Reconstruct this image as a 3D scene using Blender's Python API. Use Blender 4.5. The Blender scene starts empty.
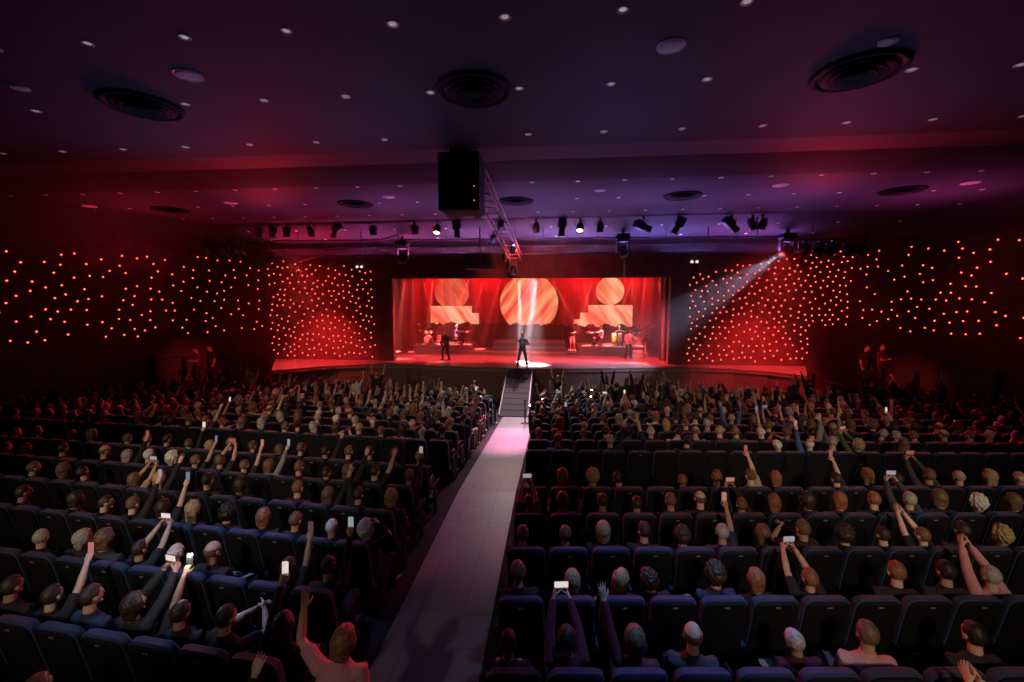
import bpy, bmesh, math, random
import numpy as np
from mathutils import Vector, Matrix, noise
V = Vector
SC = bpy.context.scene
COL = SC.collection
PI = math.pi
rnd = random.Random(7)

# ------------------------------------------------------------------ camera
F_PX = 430.0
cam = bpy.data.cameras.new('camera'); camo = bpy.data.objects.new('camera', cam); COL.objects.link(camo)
YAW, PIT = math.radians(5.5), math.radians(5.45)
CAMZ = 4.25
camo.location = (0, 0, CAMZ)
camo.rotation_euler = (PI / 2 - PIT, 0, YAW)
cam.sensor_width = 36; cam.lens = F_PX / 1024 * 36
cam.clip_start = 0.1; cam.clip_end = 200
SC.camera = camo
FW = V((-math.sin(YAW) * math.cos(PIT), math.cos(YAW) * math.cos(PIT), -math.sin(PIT)))
RT = V((math.cos(YAW), math.sin(YAW), 0)); UP = RT.cross(FW); CP = V((0, 0, CAMZ))
def ray(x, y): return FW + RT * ((x - 512) / F_PX) - UP * ((y - 341) / F_PX)
def at_z(x, y, z): d = ray(x, y); return CP + d * ((z - CAMZ) / d.z)
def at_y(x, y, Y): d = ray(x, y); return CP + d * (Y / d.y)
def proj(p):
    v = V(p) - CP; z = v.dot(FW); return 512 + F_PX * v.dot(RT) / z, 341 - F_PX * v.dot(UP) / z

AX = -1.45          # the hall's axis of symmetry
ORD = ['zeroth','first','second','third','fourth','fifth','sixth','seventh','eighth','ninth','tenth','eleventh','twelfth','thirteenth','fourteenth','fifteenth','sixteenth','seventeenth','eighteenth','nineteenth']
def ordinal(n):
    if n < 20: return ORD[n]
    t = {2:'twent',3:'thirt',4:'fort',5:'fift',6:'sixt'}[n // 10]
    return t + 'ieth' if n % 10 == 0 else t + 'y-' + ORD[n % 10]

# ------------------------------------------------------------------ materials
MATS = {}
def mat(name, col, rough=0.6, metal=0.0, emit=None, estr=0.0, noise_amt=0.25, scale=20.0, bump=0.0, sheen=0.0, spec=0.5, sample=True):
    if name in MATS: return MATS[name]
    m = bpy.data.materials.new(name); m.use_nodes = True
    nt = m.node_tree; b = nt.nodes['Principled BSDF']
    b.inputs['Roughness'].default_value = rough; b.inputs['Metallic'].default_value = metal
    b.inputs['Specular IOR Level'].default_value = spec
    if sheen: b.inputs['Sheen Weight'].default_value = sheen
    tc = nt.nodes.new('ShaderNodeTexCoord')
    nz = nt.nodes.new('ShaderNodeTexNoise'); nz.inputs['Scale'].default_value = scale; nz.inputs['Detail'].default_value = 3
    nt.links.new(tc.outputs['Object'], nz.inputs['Vector'])
    rp = nt.nodes.new('ShaderNodeValToRGB')
    lo = [c * (1 - noise_amt) for c in col]; hi = [min(1, c * (1 + noise_amt)) for c in col]
    rp.color_ramp.elements[0].color = (*lo, 1); rp.color_ramp.elements[1].color = (*hi, 1)
    rp.color_ramp.elements[0].position = .3; rp.color_ramp.elements[1].position = .7
    nt.links.new(nz.outputs['Fac'], rp.inputs['Fac']); nt.links.new(rp.outputs['Color'], b.inputs['Base Color'])
    if bump:
        bp = nt.nodes.new('ShaderNodeBump'); bp.inputs['Strength'].default_value = bump; bp.inputs['Distance'].default_value = .01
        nt.links.new(nz.outputs['Fac'], bp.inputs['Height']); nt.links.new(bp.outputs['Normal'], b.inputs['Normal'])
    if emit:
        b.inputs['Emission Color'].default_value = (*emit, 1); b.inputs['Emission Strength'].default_value = estr
        if not sample: m.cycles.emission_sampling = 'NONE'
    MATS[name] = m; return m

# ------------------------------------------------------------------ mesh builder
class MB:
    def __init__(s): s.v = []; s.f = []; s.m = []; s.mi = 0
    def add(s, vs, fs, M=None):
        b = len(s.v)
        for p in vs:
            p = V(p); s.v.append(tuple(M @ p if M else p))
        for f in fs: s.f.append(tuple(b + i for i in f)); s.m.append(s.mi)
        return s
    def box(s, c, d, M=None):
        x, y, z = c; a, b, e = d[0] / 2, d[1] / 2, d[2] / 2
        vs = [(x + i * a, y + j * b, z + k * e) for i in (-1, 1) for j in (-1, 1) for k in (-1, 1)]
        return s.add(vs, [(0,1,3,2),(4,6,7,5),(0,4,5,1),(2,3,7,6),(0,2,6,4),(1,5,7,3)], M)
    def rings(s, rs, M=None, cap=True):
        n = len(rs[0]); vs = [p for r in rs for p in r]; fs = []
        for i in range(len(rs) - 1):
            for j in range(n):
                k = (j + 1) % n; fs.append((i*n+j, i*n+k, (i+1)*n+k, (i+1)*n+j))
        if cap: fs.append(tuple(range(n - 1, -1, -1))); fs.append(tuple(range((len(rs)-1)*n, len(rs)*n)))
        return s.add(vs, fs, M)
    def loft(s, secs, n=14, M=None):       # secs: (centre, xvec, yvec)
        return s.rings([[V(c) + V(a) * math.cos(2*PI*j/n) + V(b) * math.sin(2*PI*j/n) for j in range(n)] for c, a, b in secs], M)
    def tube(s, pts, rad, n=10, M=None, caps=True):
        pts = [V(p) for p in pts]; rad = rad if hasattr(rad, '__len__') else [rad] * len(pts)
        t0 = (pts[1] - pts[0]).normalized(); up = V((0,0,1)) if abs(t0.z) < .9 else V((1,0,0))
        x = t0.cross(up).normalized(); secs = []
        for i, p in enumerate(pts):
            t = (pts[min(i+1, len(pts)-1)] - pts[max(i-1, 0)]).normalized()
            x = (x - t * x.dot(t)).normalized(); y = t.cross(x)
            secs.append((p, x * rad[i], y * rad[i]))
            if caps and i == 0:
                secs.insert(0, (p - t * rad[i] * .6, x * rad[i] * .5, y * rad[i] * .5))
            if caps and i == len(pts) - 1:
                secs.append((p + t * rad[i] * .6, x * rad[i] * .5, y * rad[i] * .5))
        return s.loft(secs, n, M)
    def cyl(s, a, b, r, r2=None, n=12, M=None): return s.tube([a, b], [r, r2 if r2 is not None else r], n, M, caps=False)
    def ball(s, c, r, n=14, m=9, M=None, fn=None):
        r = r if hasattr(r, '__len__') else (r, r, r); vs = []; fs = []
        for i in range(m + 1):
            th = PI * i / m
            for j in range(n):
                ph = 2 * PI * j / n; d = V((math.sin(th)*math.cos(ph), math.sin(th)*math.sin(ph), math.cos(th)))
                p = fn(d) if fn else V((d.x*r[0], d.y*r[1], d.z*r[2]))
                vs.append(V(c) + p)
        for i in range(m):
            for j in range(n):
                k = (j + 1) % n
                if i == 0: fs.append((j, n + j, n + k))
                elif i == m - 1: fs.append((i*n+j, (i+1)*n+j, i*n+k))
                else: fs.append((i*n+j, (i+1)*n+j, (i+1)*n+k, i*n+k))
        return s.add(vs, fs, M)
    def lathe(s, prof, n=24, M=None, c=(0,0,0)):   # prof: (r, z)
        rs = [[V(c) + V((r*math.cos(2*PI*j/n), r*math.sin(2*PI*j/n), z)) for j in range(n)] for r, z in prof]
        return s.rings(rs, M)
    def prism(s, poly, axis, lo, hi, M=None):      # poly in the two other axes
        def P(u, w, t): return {'x': (t,u,w), 'y': (u,t,w), 'z': (u,w,t)}[axis]
        n = len(poly); vs = [P(u, w, lo) for u, w in poly] + [P(u, w, hi) for u, w in poly]
        fs = [tuple(range(n-1,-1,-1)), tuple(range(n, 2*n))] + [(j, (j+1)%n, n+(j+1)%n, n+j) for j in range(n)]
        return s.add(vs, fs, M)
    def mesh(s, name, mats, smooth=False):
        me = bpy.data.meshes.new(name); me.from_pydata(s.v, [], s.f)
        for m in (mats if isinstance(mats, (list, tuple)) else [mats]): me.materials.append(m)
        me.polygons.foreach_set('material_index', s.m)
        bm = bmesh.new(); bm.from_mesh(me); bmesh.ops.remove_doubles(bm, verts=bm.verts, dist=1e-5); bmesh.ops.recalc_face_normals(bm, faces=bm.faces); bm.to_mesh(me); bm.free()
        if smooth: me.polygons.foreach_set('use_smooth', [True] * len(me.polygons))
        me.update(); return me
    def build(s, name, mats, parent=None, smooth=False, loc=None):
        return link(name, s.mesh(name, mats, smooth), parent, loc)
def link(name, me, parent=None, loc=None):
    o = bpy.data.objects.new(name, me); COL.objects.link(o)
    if parent is not None: o.parent = parent
    if loc is not None: o.location = loc
    return o
def tag(o, label, cat, group=None, kind=None):
    if label: o['label'] = label
    if cat: o['category'] = cat
    if group: o['group'] = group
    if kind: o['kind'] = kind
    return o
def thing(name, label, cat, loc=(0,0,0), rz=0, group=None):
    o = bpy.data.objects.new(name, None); COL.objects.link(o); o.location = loc; o.rotation_euler = (0,0,rz); o.empty_display_size = .1
    return tag(o, label, cat, group)
def structure(o): o['kind'] = 'structure'; return o
def dup(root, loc, rz=0, label=None, group=None, rot=None):
    def cp(o, par):
        c = o.copy(); COL.objects.link(c)
        if par is not None: c.parent = par
        for ch in o.children: cp(ch, c)
        return c
    r = cp(root, None); r.location = loc; r.rotation_euler = rot if rot else (0,0,rz)
    if label: r['label'] = label
    if group: r['group'] = group
    return r
def remesh(mb, voxel, ratio, name, mats, sm=2):
    me = mb.mesh('tmp', mats[0]); o = link('tmp', me)
    a = o.modifiers.new('r', 'REMESH'); a.mode = 'VOXEL'; a.voxel_size = voxel
    if sm: c = o.modifiers.new('s', 'SMOOTH'); c.factor = .5; c.iterations = sm
    if ratio < 1: d = o.modifiers.new('d', 'DECIMATE'); d.ratio = ratio
    dg = bpy.context.evaluated_depsgraph_get()
    out = bpy.data.meshes.new_from_object(o.evaluated_get(dg)); out.name = name
    bpy.data.objects.remove(o); bpy.data.meshes.remove(me)
    out.materials.clear()
    for m in mats: out.materials.append(m)
    out.polygons.foreach_set('use_smooth', [True] * len(out.polygons)); return out
def rrect(w, h, r, n=5, x0=0, z0=0):      # rounded rectangle outline centred on x0, bottom at z0
    pts = []
    for cx, cz, a0 in ((w/2-r, r, -90), (w/2-r, h-r, 0), (-w/2+r, h-r, 90), (-w/2+r, r, 180)):
        for i in range(n + 1):
            a = math.radians(a0 + 90*i/n); pts.append((x0 + cx + r*math.cos(a), z0 + cz + r*math.sin(a)))
    return pts
# ------------------------------------------------------------------ the room
def floor_z(Y): return -.15 if Y < 9.4 else -.15 - 0.075 * (Y - 9.4)
def wall_xl(Y): return -16.95 - .41 * (24 - Y)
def wall_xr(Y): return 15.48 + .41 * (24 - Y)
M_floor = mat('carpet', (.03,.02,.028), .95, bump=.3, scale=60)
M_ceil = mat('ceiling_paint', (.030,.027,.038), .8, noise_amt=.1, scale=1.5)
M_wall = mat('wall_panel', (.055,.03,.034), .9, noise_amt=.3, scale=3)
M_velvet = mat('dark_velvet', (.14,.045,.05), .9, noise_amt=.3, scale=2, sheen=.3)
M_black = mat('black_paint', (.015,.014,.016), .7)
M_blackmetal = mat('black_metal', (.03,.03,.033), .45, .3)
M_steel = mat('steel', (.35,.33,.34), .4, .8)
M_redtint = mat('truss_red_tint', (.30,.15,.15), .5, .3)  # red stage light mixed into the colour of the truss metal
M_stage = mat('stage_floor', (.34,.24,.25), .22, noise_amt=.12, scale=3)
M_stageface = mat('stage_front', (.22,.11,.10), .7)
M_white = mat('white_plastic', (.75,.72,.68), .5, noise_amt=.05)

YS = [-6,-3,0,2,4,6,8,9.5,10.95,12.43,12.6,14,16,18,19.2,20.2,21.4,22.6,23.99]
def ceil_z(X, Y):
    z = 8.0
    if 10.95 < Y <= 12.43: z += .15 * (Y - 10.95) / 1.48
    elif 12.43 < Y < 14.0: z += .15 * (14.0 - Y) / 1.57
    if Y > 20.2: z -= .78 * (Y - 20.2) / 3.79
    d = min(X - wall_xl(Y), wall_xr(Y) - X)
    if d < 1.4: z = min(z, 7.15 + .85 * (1 - (1 - max(d, 0) / 1.4) ** 2))
    return z
US = [0,.005,.01,.016,.024,.033,.045,.06,.1,.2,.3,.4,.5,.6,.7,.8,.9,.92,.94,.955,.967,.976,.984,.99,.995,1]
m = MB()
vs = [(wall_xl(Y) + u * (wall_xr(Y) - wall_xl(Y)), Y, 0) for Y in YS for u in US]
vs = [(x, y, ceil_z(x, y)) for x, y, z in vs]
nu = len(US)
m.add(vs, [(i*nu+j, i*nu+j+1, (i+1)*nu+j+1, (i+1)*nu+j) for i in range(len(YS)-1) for j in range(nu-1)])
structure(m.build('ceiling', M_ceil))
m = MB()
fy = [-6, 0, 5, 9.4, 12, 16, 20, 24]
vs = [(x, y, floor_z(y)) for y in fy for x in (wall_xl(y), wall_xr(y))]
m.add(vs, [(2*i, 2*i+1, 2*i+3, 2*i+2) for i in range(len(fy)-1)])
structure(m.build('floor', M_floor))

def slab(name, p, q, z0, z1, th, mt, flip=1):
    p, q = V((*p, 0)), V((*q, 0)); n = V((-(q-p).y, (q-p).x, 0)).normalized() * th * flip
    m = MB(); m.prism([(p.x, p.y), (q.x, q.y), ((q+n).x, (q+n).y), ((p+n).x, (p+n).y)], 'z', z0, z1)
    return structure(m.build(name, mt))
slab('wall_left', (wall_xl(-6), -6), (wall_xl(24), 24), -1.6, 8.2, .3, M_wall, 1)
slab('wall_right', (wall_xr(-6), -6), (wall_xr(24), 24), -1.6, 8.2, .3, M_wall, -1)
slab('wall_back', (wall_xl(-6), -6), (wall_xr(-6), -6), -1.6, 8.2, .3, M_wall, -1)
OP_L, OP_R, OP_T = -9.2, 6.25, 5.46
slab('wall_stage_left', (wall_xl(24) - .3, 24), (OP_L, 24), -1.6, 8.2, .35, M_velvet, 1)
slab('wall_stage_right', (OP_R, 24), (wall_xr(24) + .3, 24), -1.6, 8.2, .35, M_velvet, 1)
slab('wall_above_stage', (OP_L, 24), (OP_R, 24), OP_T, 8.2, .35, M_velvet, 1)
slab('wall_stagehouse_left', (-12.2, 24.35), (-12.2, 32.0), .75, 8, .2, M_black, 1)
slab('wall_stagehouse_right', (9.2, 24.35), (9.2, 32.0), .75, 8, .2, M_black, -1)
slab('wall_stagehouse_back', (-12.4, 32.0), (9.4, 32.0), .75, 8, .2, M_black, 1)
m = MB(); m.box((AX, 28.3, 8.1), (21.8, 7.8, .2)); structure(m.build('ceiling_stagehouse', M_black))

# aisle strip of big pale tiles
m_aisle = mat('aisle_tiles', (.50,.44,.46), .45)
nt = m_aisle.node_tree; b = nt.nodes['Principled BSDF']
br = nt.nodes.new('ShaderNodeTexBrick'); br.offset = 0; br.inputs['Scale'].default_value = 1.0
br.inputs['Brick Width'].default_value = .62; br.inputs['Row Height'].default_value = .62; br.inputs['Mortar Size'].default_value = .006
br.inputs['Color1'].default_value = (.27,.22,.25,1); br.inputs['Color2'].default_value = (.23,.19,.22,1); br.inputs['Mortar'].default_value = (.12,.1,.11,1)
tc = nt.nodes.new('ShaderNodeTexCoord'); nt.links.new(tc.outputs['Object'], br.inputs['Vector']); nt.links.new(br.outputs['Color'], b.inputs['Base Color'])
AL, AR = -2.14, -.82
m = MB()
ay = [-3, 0, 3, 6, 9.4, 12, 15, 18.2]
rs = []
for y in ay:
    z = floor_z(y); rs.append([V((AL, y, z)), V((AR, y, z)), V((AR, y, z + .012)), V((AL, y, z + .012))])
m.rings(rs); structure(m.build('floor_aisle', m_aisle))

# stage platform
EDGE = [(-13.94,19.9),(-12.9,20.9),(-11.6,21.9),(-9.9,22.55),(-8,22.6),(-5.8,22.25),(-3.6,21.95),(-1.5,21.8),(.6,21.95),(2.8,22.25),(5.2,22.75),(7.4,22.95),(9.2,22.7),(10.5,22.1),(11.74,20.95)]
poly = EDGE + [(13.35,23.99),(9.19,24.0),(9.19,31.99),(-12.19,31.99),(-12.19,24.0),(-16.5,23.99)]
m = MB(); m.prism(poly, 'z', -1.4, .75)
st = m.build('floor_stage', [M_stage, M_stageface]); structure(st)
for p in st.data.polygons: p.material_index = 0 if p.normal.z > .5 else 1
m = MB()
rs = []
for i, (x, y) in enumerate(EDGE):
    a = V((*EDGE[max(i-1, 0)], 0)); c = V((*EDGE[min(i+1, len(EDGE)-1)], 0)); n = V(((c-a).y, -(c-a).x, 0)).normalized()
    p = V((x, y, 0)); rs.append([p + n*.001 + V((0,0,.56)), p + n*.03 + V((0,0,.56)), p + n*.03 + V((0,0,.64)), p + n*.001 + V((0,0,.64))])
m.rings(rs); structure(m.build('trim_1', mat('stage_trim', (.3,.2,.2), .5)))

# low parapet beside the left entrance
p = at_y(232, 384, 19.6)
m = MB(); m.prism(rrect(1.5, .95, .03, 2), 'y', 0, .2); o = m.build('trim_2', mat('parapet', (.28,.25,.22), .8)); o.location = (p.x, 19.6, floor_z(19.6)); structure(o)

# doors in the side walls (dark double doors with push bars)
def double_door(name, X, Y, rz):
    e = bpy.data.objects.new(name, None); COL.objects.link(e); e.location = (X, Y, floor_z(Y) ); e.rotation_euler = (0,0,rz); e['kind'] = 'structure'
    m = MB(); m.prism([(-1.0,0),(-1.0,2.35),(1.0,2.35),(1.0,0),(.9,0),(.9,2.25),(-.9,2.25),(-.9,0)], 'y', 0, .1); m.build('door_frame', M_black, e)
    for s in (-1, 1):
        m = MB(); m.prism(rrect(.88, 2.22, .01, 1, s*.445, .01), 'y', .02, .07); d = m.build('door_leaf', mat('door_paint', (.05,.03,.03), .6), e)
        m = MB(); m.tube([(s*.12, -.0, 1.02), (s*.12, -.05, 1.02), (s*.78, -.05, 1.02), (s*.78, -.0, 1.02)], .018, 8); m.build('push_bar', M_steel, d)
ang = math.atan(.41)
double_door('door_1', wall_xl(19.5) + .13, 19.5, PI/2 - ang + PI)
double_door('door_2', wall_xr(19.5) - .13, 19.5, -PI/2 + ang + PI)

# ------------------------------------------------------------------ star lights on the walls
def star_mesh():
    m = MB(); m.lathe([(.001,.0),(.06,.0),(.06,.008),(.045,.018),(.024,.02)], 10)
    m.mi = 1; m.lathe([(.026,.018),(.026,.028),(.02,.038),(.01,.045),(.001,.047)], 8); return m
M_halo = mat('star_halo', (.35,.03,.03), .4, emit=(1,.012,.012), estr=.2, sample=False)  # glow around each bulb, put in as a dim red disc
M_bulb = mat('star_bulb', (.9,.4,.3), .4, emit=(1,.13,.07), estr=6)
star_me = star_mesh().mesh('star_light', [M_halo, M_bulb])
pts = []
def scatter(n, gen, dmin, wall, nrm, seed):
    r = random.Random(seed); got = []; tries = 0
    while len(got) < n and tries < 20000:
        tries += 1; p = gen(r)
        if p is None or any((p - q).length < dmin for q in got): continue
        got.append(p)
    for p in got: pts.append((p, nrm, wall))
nl = V((.41*-1, -1, 0)); nl = V((1, -.41*-1*-1, 0)).normalized()
# wall_left runs along (0.41, 1); its inward normal is (1, -0.41)
nl = V((1, -.41, 0)).normalized(); nr = V((-1, -.41, 0)).normalized(); na = V((0, -1, 0))
def g_left(r): Y = r.uniform(12.0, 23.8); return V((wall_xl(Y), Y, r.uniform(2.55, 6.3 if Y < 20 else 6.5))) + nl*.002
def g_right(r): Y = r.uniform(16.5, 23.8); return V((wall_xr(Y), Y, r.uniform(2.7, 6.7))) + nr*.002
def g_al(r):
    X = r.uniform(-16.7, -10.3); z = r.uniform(.95, 6.6)
    return None if z > 6.6 - .1*(X+16.7) + r.uniform(-.2,.1) else V((X, 23.998, z))
def g_ar(r):
    X = r.uniform(7.25, 15.3); z = r.uniform(.95, 7.0)
    if X > 13.4 and z < 2.9: return None
    return None if z > 5.6 + .19*(X-7.2) + r.uniform(-.2,.1) else V((X, 23.998, z))
scatter(165, g_left, .36, 'left side wall', nl, 1)
scatter(115, g_right, .33, 'right side wall', nr, 2)
scatter(220, g_al, .29, 'wall left of the stage', na, 3)
scatter(300, g_ar, .28, 'wall right of the stage', na, 4)
pts.sort(key=lambda t: (t[0] - CP).length)
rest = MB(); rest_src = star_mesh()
for i, (p, n, wall) in enumerate(pts):
    R = V((0,0,1)).rotation_difference(n)
    if i < 300:
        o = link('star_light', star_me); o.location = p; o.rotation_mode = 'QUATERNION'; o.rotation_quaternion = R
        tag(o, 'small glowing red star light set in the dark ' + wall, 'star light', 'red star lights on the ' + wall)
    else:
        M = Matrix.Translation(p) @ R.to_matrix().to_4x4(); b0 = len(rest.v)
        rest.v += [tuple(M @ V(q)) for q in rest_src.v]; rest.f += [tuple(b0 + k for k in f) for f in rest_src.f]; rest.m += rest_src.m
o = rest.build('star_lights', [M_halo, M_bulb]); tag(o, 'many small red star lights dotted over the walls beside the stage', 'star lights', None, 'stuff')

# ------------------------------------------------------------------ ceiling fittings
M_trim = mat('downlight_trim', (.9,.84,.78), .6, noise_amt=.05)
M_lampdark = mat('downlight_bulb', (.5,.45,.4), .3, emit=(1,.82,.68), estr=.26, sample=False)
def down_proto(r):
    t = thing('ceiling_downlight', 'x', 'ceiling light')
    m = MB(); m.lathe([(r*.66,.0),(r,.0),(r,-.006),(r*.95,-.010),(r*.70,-.010),(r*.66,.0)], 20); m.build('trim_ring', M_trim, t, True)
    m = MB(); m.lathe([(.001,-.004),(r*.5,-.005),(r*.68,-.001),(r*.68,.004),(.001,.004)], 16); m.build('bulb', M_lampdark, t, True)
    return t
VENTS = [(-7.95,8.0),(-1.45,8.0),(4.96,8.0),(-15.9,16.9),(-7.75,16.6),(-1.46,16.7),(4.59,16.45),(11.88,16.4)]
SPK = [(1.7,6.96,.21),(-6.13,7.04,.22),(4.82,7.14,.13),(-9.47,7.16,.13),(1.55,15.4,.2),(7.38,15.3,.24),(13.31,15.6,.25),(-6.03,15.65,.22),(-12.51,16.0,.24),(-18.6,16.0,.24)]
ROWS = [(6.07,1.54,.085),(8.02,1.61,.085),(10.17,1.69,.08),(14.2,1.455,.07),(16.55,1.52,.065),(18.9,1.5,.065),(21.3,2.6,.07),(22.6,3.1,.07)]
dp = None
def row_vis(X, Y, z):
    x, y = proj((X, Y, z)); return -15 < x < 1040 and -12 < y < 682
for ri, (Y, pit, r) in enumerate(ROWS):
    xs = [AX + (k + .5) * pit for k in range(-14, 14)]
    xs = [x for x in xs if wall_xl(Y) + .6 < x < wall_xr(Y) - .6 and row_vis(x, Y, 8) and not any((x-a)**2 + (Y-b)**2 < .8**2 for a, b in VENTS) and not any((x-a)**2 + (Y-b)**2 < .35**2 for a, b, c in SPK) and not (9 < Y < 11 and -2.7 < x < -1.5)]
    for k, x in enumerate(xs):
        lab = 'small pale round ceiling downlight, %s from the left in the %s row from camera' % (ordinal(k+1), ordinal(ri+1))
        z = ceil_z(x, Y) + .003
        if dp is None: o = dp = down_proto(.085)
        else: o = dup(dp, (0,0,0))
        o.location = (x, Y, z); o['label'] = lab; o['group'] = 'ceiling downlights'; s = r / .085 * rnd.uniform(.92, 1.08); o.scale = (s, s, 1)
        if Y > 20.2: o.rotation_euler = (-math.atan(.78/3.79), 0, 0)
        elif abs(ceil_z(x+.1, Y) - ceil_z(x-.1, Y)) > .02: o.rotation_euler = (0, -math.atan((ceil_z(x+.1, Y) - ceil_z(x-.1, Y)) / .2), 0)
M_grille = mat('speaker_grille', (.72,.62,.52), .7, noise_amt=.15, scale=200)
sp0 = None
for k, (x, y, r) in enumerate(sorted(SPK, key=lambda t: (t[1] > 10, t[0]))):
    if sp0 is None:
        sp0 = thing('ceiling_speaker', 'x', 'ceiling speaker', group='ceiling speakers')
        m = MB(); m.lathe([(.19,.0),(.21,.0),(.21,-.012),(.2,-.018),(.188,-.012),(.186,.0)], 28); m.build('rim', M_trim, sp0, True)
        m = MB(); m.lathe([(.001,-.016),(.1,-.015),(.187,-.01),(.187,.0),(.001,.0)], 28); m.build('grille', M_grille, sp0, True)
        o = sp0
    else: o = dup(sp0, (0,0,0))
    o.location = (x, y, ceil_z(x, y) + .002); o.scale = (r/.21, r/.21, 1)
    nm = ordinal(k+1) if y < 10 else ordinal(k-3)
    o['label'] = 'round cream ceiling speaker, %s from the left in the %s row' % (nm, 'front dark' if y < 10 else 'far purple')
M_vent = mat('vent_black', (.008,.007,.008), .7, .0, spec=.1)
vt = None
names = ['left end of the front three','middle of the front three','right end of the front three']
far = ['far left of the distant row','second in the distant row','middle of the distant row','fourth in the distant row','right end of the distant row']
for k, (x, y) in enumerate(VENTS):
    if vt is None:
        vt = o = thing('ceiling_vent', 'x', 'ceiling vent', group='round ceiling vents')
        m = MB(); m.lathe([(.56,0),(.68,0),(.68,-.02),(.64,-.05),(.57,-.04),(.55,0)], 40); m.build('flange', M_vent, o, True)
        for j, (a, h) in enumerate(((.52,-.05),(.4,-.075),(.28,-.10))):
            m = MB(); m.lathe([(a-.11,-.0),(a-.1,h*.4),(a,h),(a-.015,h-.012),(a-.115,h*.4-.01)], 36); m.build('diffuser_cone', M_vent, o, True)
        m = MB(); m.lathe([(.001,-.085),(.12,-.08),(.15,-.06),(.14,0),(.001,0)], 28); m.build('centre_cap', M_vent, o, True)
        m = MB(); m.lathe([(.001,-.004),(.55,-.004),(.55,.0),(.001,.0)], 36); m.build('duct', M_black, o)
    else: o = dup(vt, (0,0,0))
    o.location = (x, y, ceil_z(x, y)); o['label'] = 'big black round ceiling vent with nested rings, ' + (names[k] if k < 3 else far[k-3])
    if abs(x) > 15: o.rotation_euler = (0, -math.atan((ceil_z(x+.1, y) - ceil_z(x-.1, y)) / .2), 0)
# ------------------------------------------------------------------ rigging
M_glass = mat('lamp_glass', (.5,.5,.55), .15)
def lit(name, c, s): return mat(name, (.8,.7,.6), .3, emit=c, estr=s, sample=False)
M_litwarm = lit('lamp_lit_warm', (1,.6,.3), 6); M_litwhite = lit('lamp_lit_white', (.9,.9,1), 12); M_litred = lit('lamp_lit_red', (1,.12,.08), 1.2)
def clampyoke(t, w, h):
    m = MB(); m.box((0,0,-.05), (.06,.07,.1)); m.cyl((0,-.06,0),(0,.06,0),.05, n=10); m.build('hanging_clamp', M_blackmetal, t)
    m = MB(); m.prism([(-w,-h),(-w,-.09),(w,-.09),(w,-h),(w-.02,-h),(w-.02,-.11),(-w+.02,-.11),(-w+.02,-h)], 'y', -.025, .025); m.build('yoke', M_blackmetal, t)
def par_can():
    t = thing('stage_lamp', 'x', 'stage lamp', group='stage lamps on the pipe'); clampyoke(t, .2, .34)
    m = MB(); m.lathe([(.001,.24),(.09,.24),(.13,.16),(.16,.05),(.175,-.2),(.165,-.2),(.15,.0),(.001,.03)], 20); b = m.build('lamp_can', M_blackmetal, t, True, (0,0,-.36))
    m = MB(); m.lathe([(.001,-.1),(.08,-.11),(.15,-.12),(.15,-.14),(.001,-.13)], 18); m.build('lens', M_glass, b, True)
    return t
def profile_spot():
    t = thing('profile_spotlight', 'x', 'stage lamp', group='stage lamps on the pipe'); clampyoke(t, .2, .3)
    m = MB(); m.prism(rrect(.34,.42,.06,3,0,-.02), 'y', -.17, .17); m.cyl((0,0,0),(0,0,-.36),.13,.15,16); b = m.build('lamp_body', M_blackmetal, t, False, (0,0,-.36))
    m = MB(); m.lathe([(.001,-.35),(.12,-.355),(.12,-.365),(.001,-.375)], 16); m.build('lens', M_glass, b, True)
    return t
def moving_head():
    t = thing('moving_head_lamp', 'x', 'moving light', group='moving head lamps')
    m = MB(); m.cyl((0,-.06,0),(0,.06,0),.05,n=10); m.box((0,0,-.07),(.1,.1,.14)); m.build('hanging_clamp', M_blackmetal, t)
    m = MB(); m.prism(rrect(.5,.2,.04,3,0,-.34), 'y', -.2, .2); m.build('base', M_blackmetal, t)
    m = MB(); m.prism([(-.26,-.86),(-.26,-.36),(.26,-.36),(.26,-.86),(.19,-.86),(.19,-.44),(-.19,-.44),(-.19,-.86)], 'y', -.09, .09); m.build('yoke', M_blackmetal, t)
    m = MB(); m.lathe([(.001,.22),(.1,.22),(.17,.14),(.185,0),(.18,-.2),(.16,-.26),(.001,-.24)], 22); h = m.build('lamp_head', M_blackmetal, t, True, (0,0,-.78))
    m = MB(); m.lathe([(.001,-.262),(.13,-.262),(.14,-.25),(.001,-.245)], 18); m.build('lens', M_glass, h, True)
    return t
# pipe in front of the stage opening
PY, PZ = 21.5, 7.26
pl, pr = at_y(246, 238, PY).x, at_y(782, 238, PY).x
t = thing('lighting_pipe', 'long black horizontal lighting pipe hung below the ceiling before the stage', 'lighting pipe', ((pl+pr)/2, PY, PZ))
hw = (pr - pl) / 2
m = MB(); m.cyl((-hw,0,.06),(hw,0,-.06),.03,n=10); m.build('pipe', M_blackmetal, t)
for px in (298,361,398,446,502,543,623,666,708,757):
    X = at_y(px, 238, PY).x - (pl+pr)/2
    m = MB(); m.cyl((X,0,ceil_z(X, PY)-PZ-.02),(X,0,0),.022,n=8); m.build('hanger', M_blackmetal, t)
protos = {}
FIX = [(259,'p',(.5,0,.2)),(273,'c',(.3,.3,0)),(287,'c',(.3,.2,0)),(311,'c',(.8,.2,0)),(336,'s',(.6,.9,0)),(373,'c',(.2,0,0)),(415,'c',(.2,0,0)),(437,'w',(-.5,0,0)),(457,'s',(.1,0,0)),
       (536,'c',(.1,0,0)),(562,'s',(.1,.05,0)),(580,'w',(-.5,.1,0)),(600,'c',(.3,0,0)),(643,'s',(.3,-1.2,0)),(678,'s',(.2,.45,0)),(731,'s',(.3,-.9,0)),(752,'c',(.3,-.5,0)),(762,'c',(.3,.2,0))]
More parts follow.
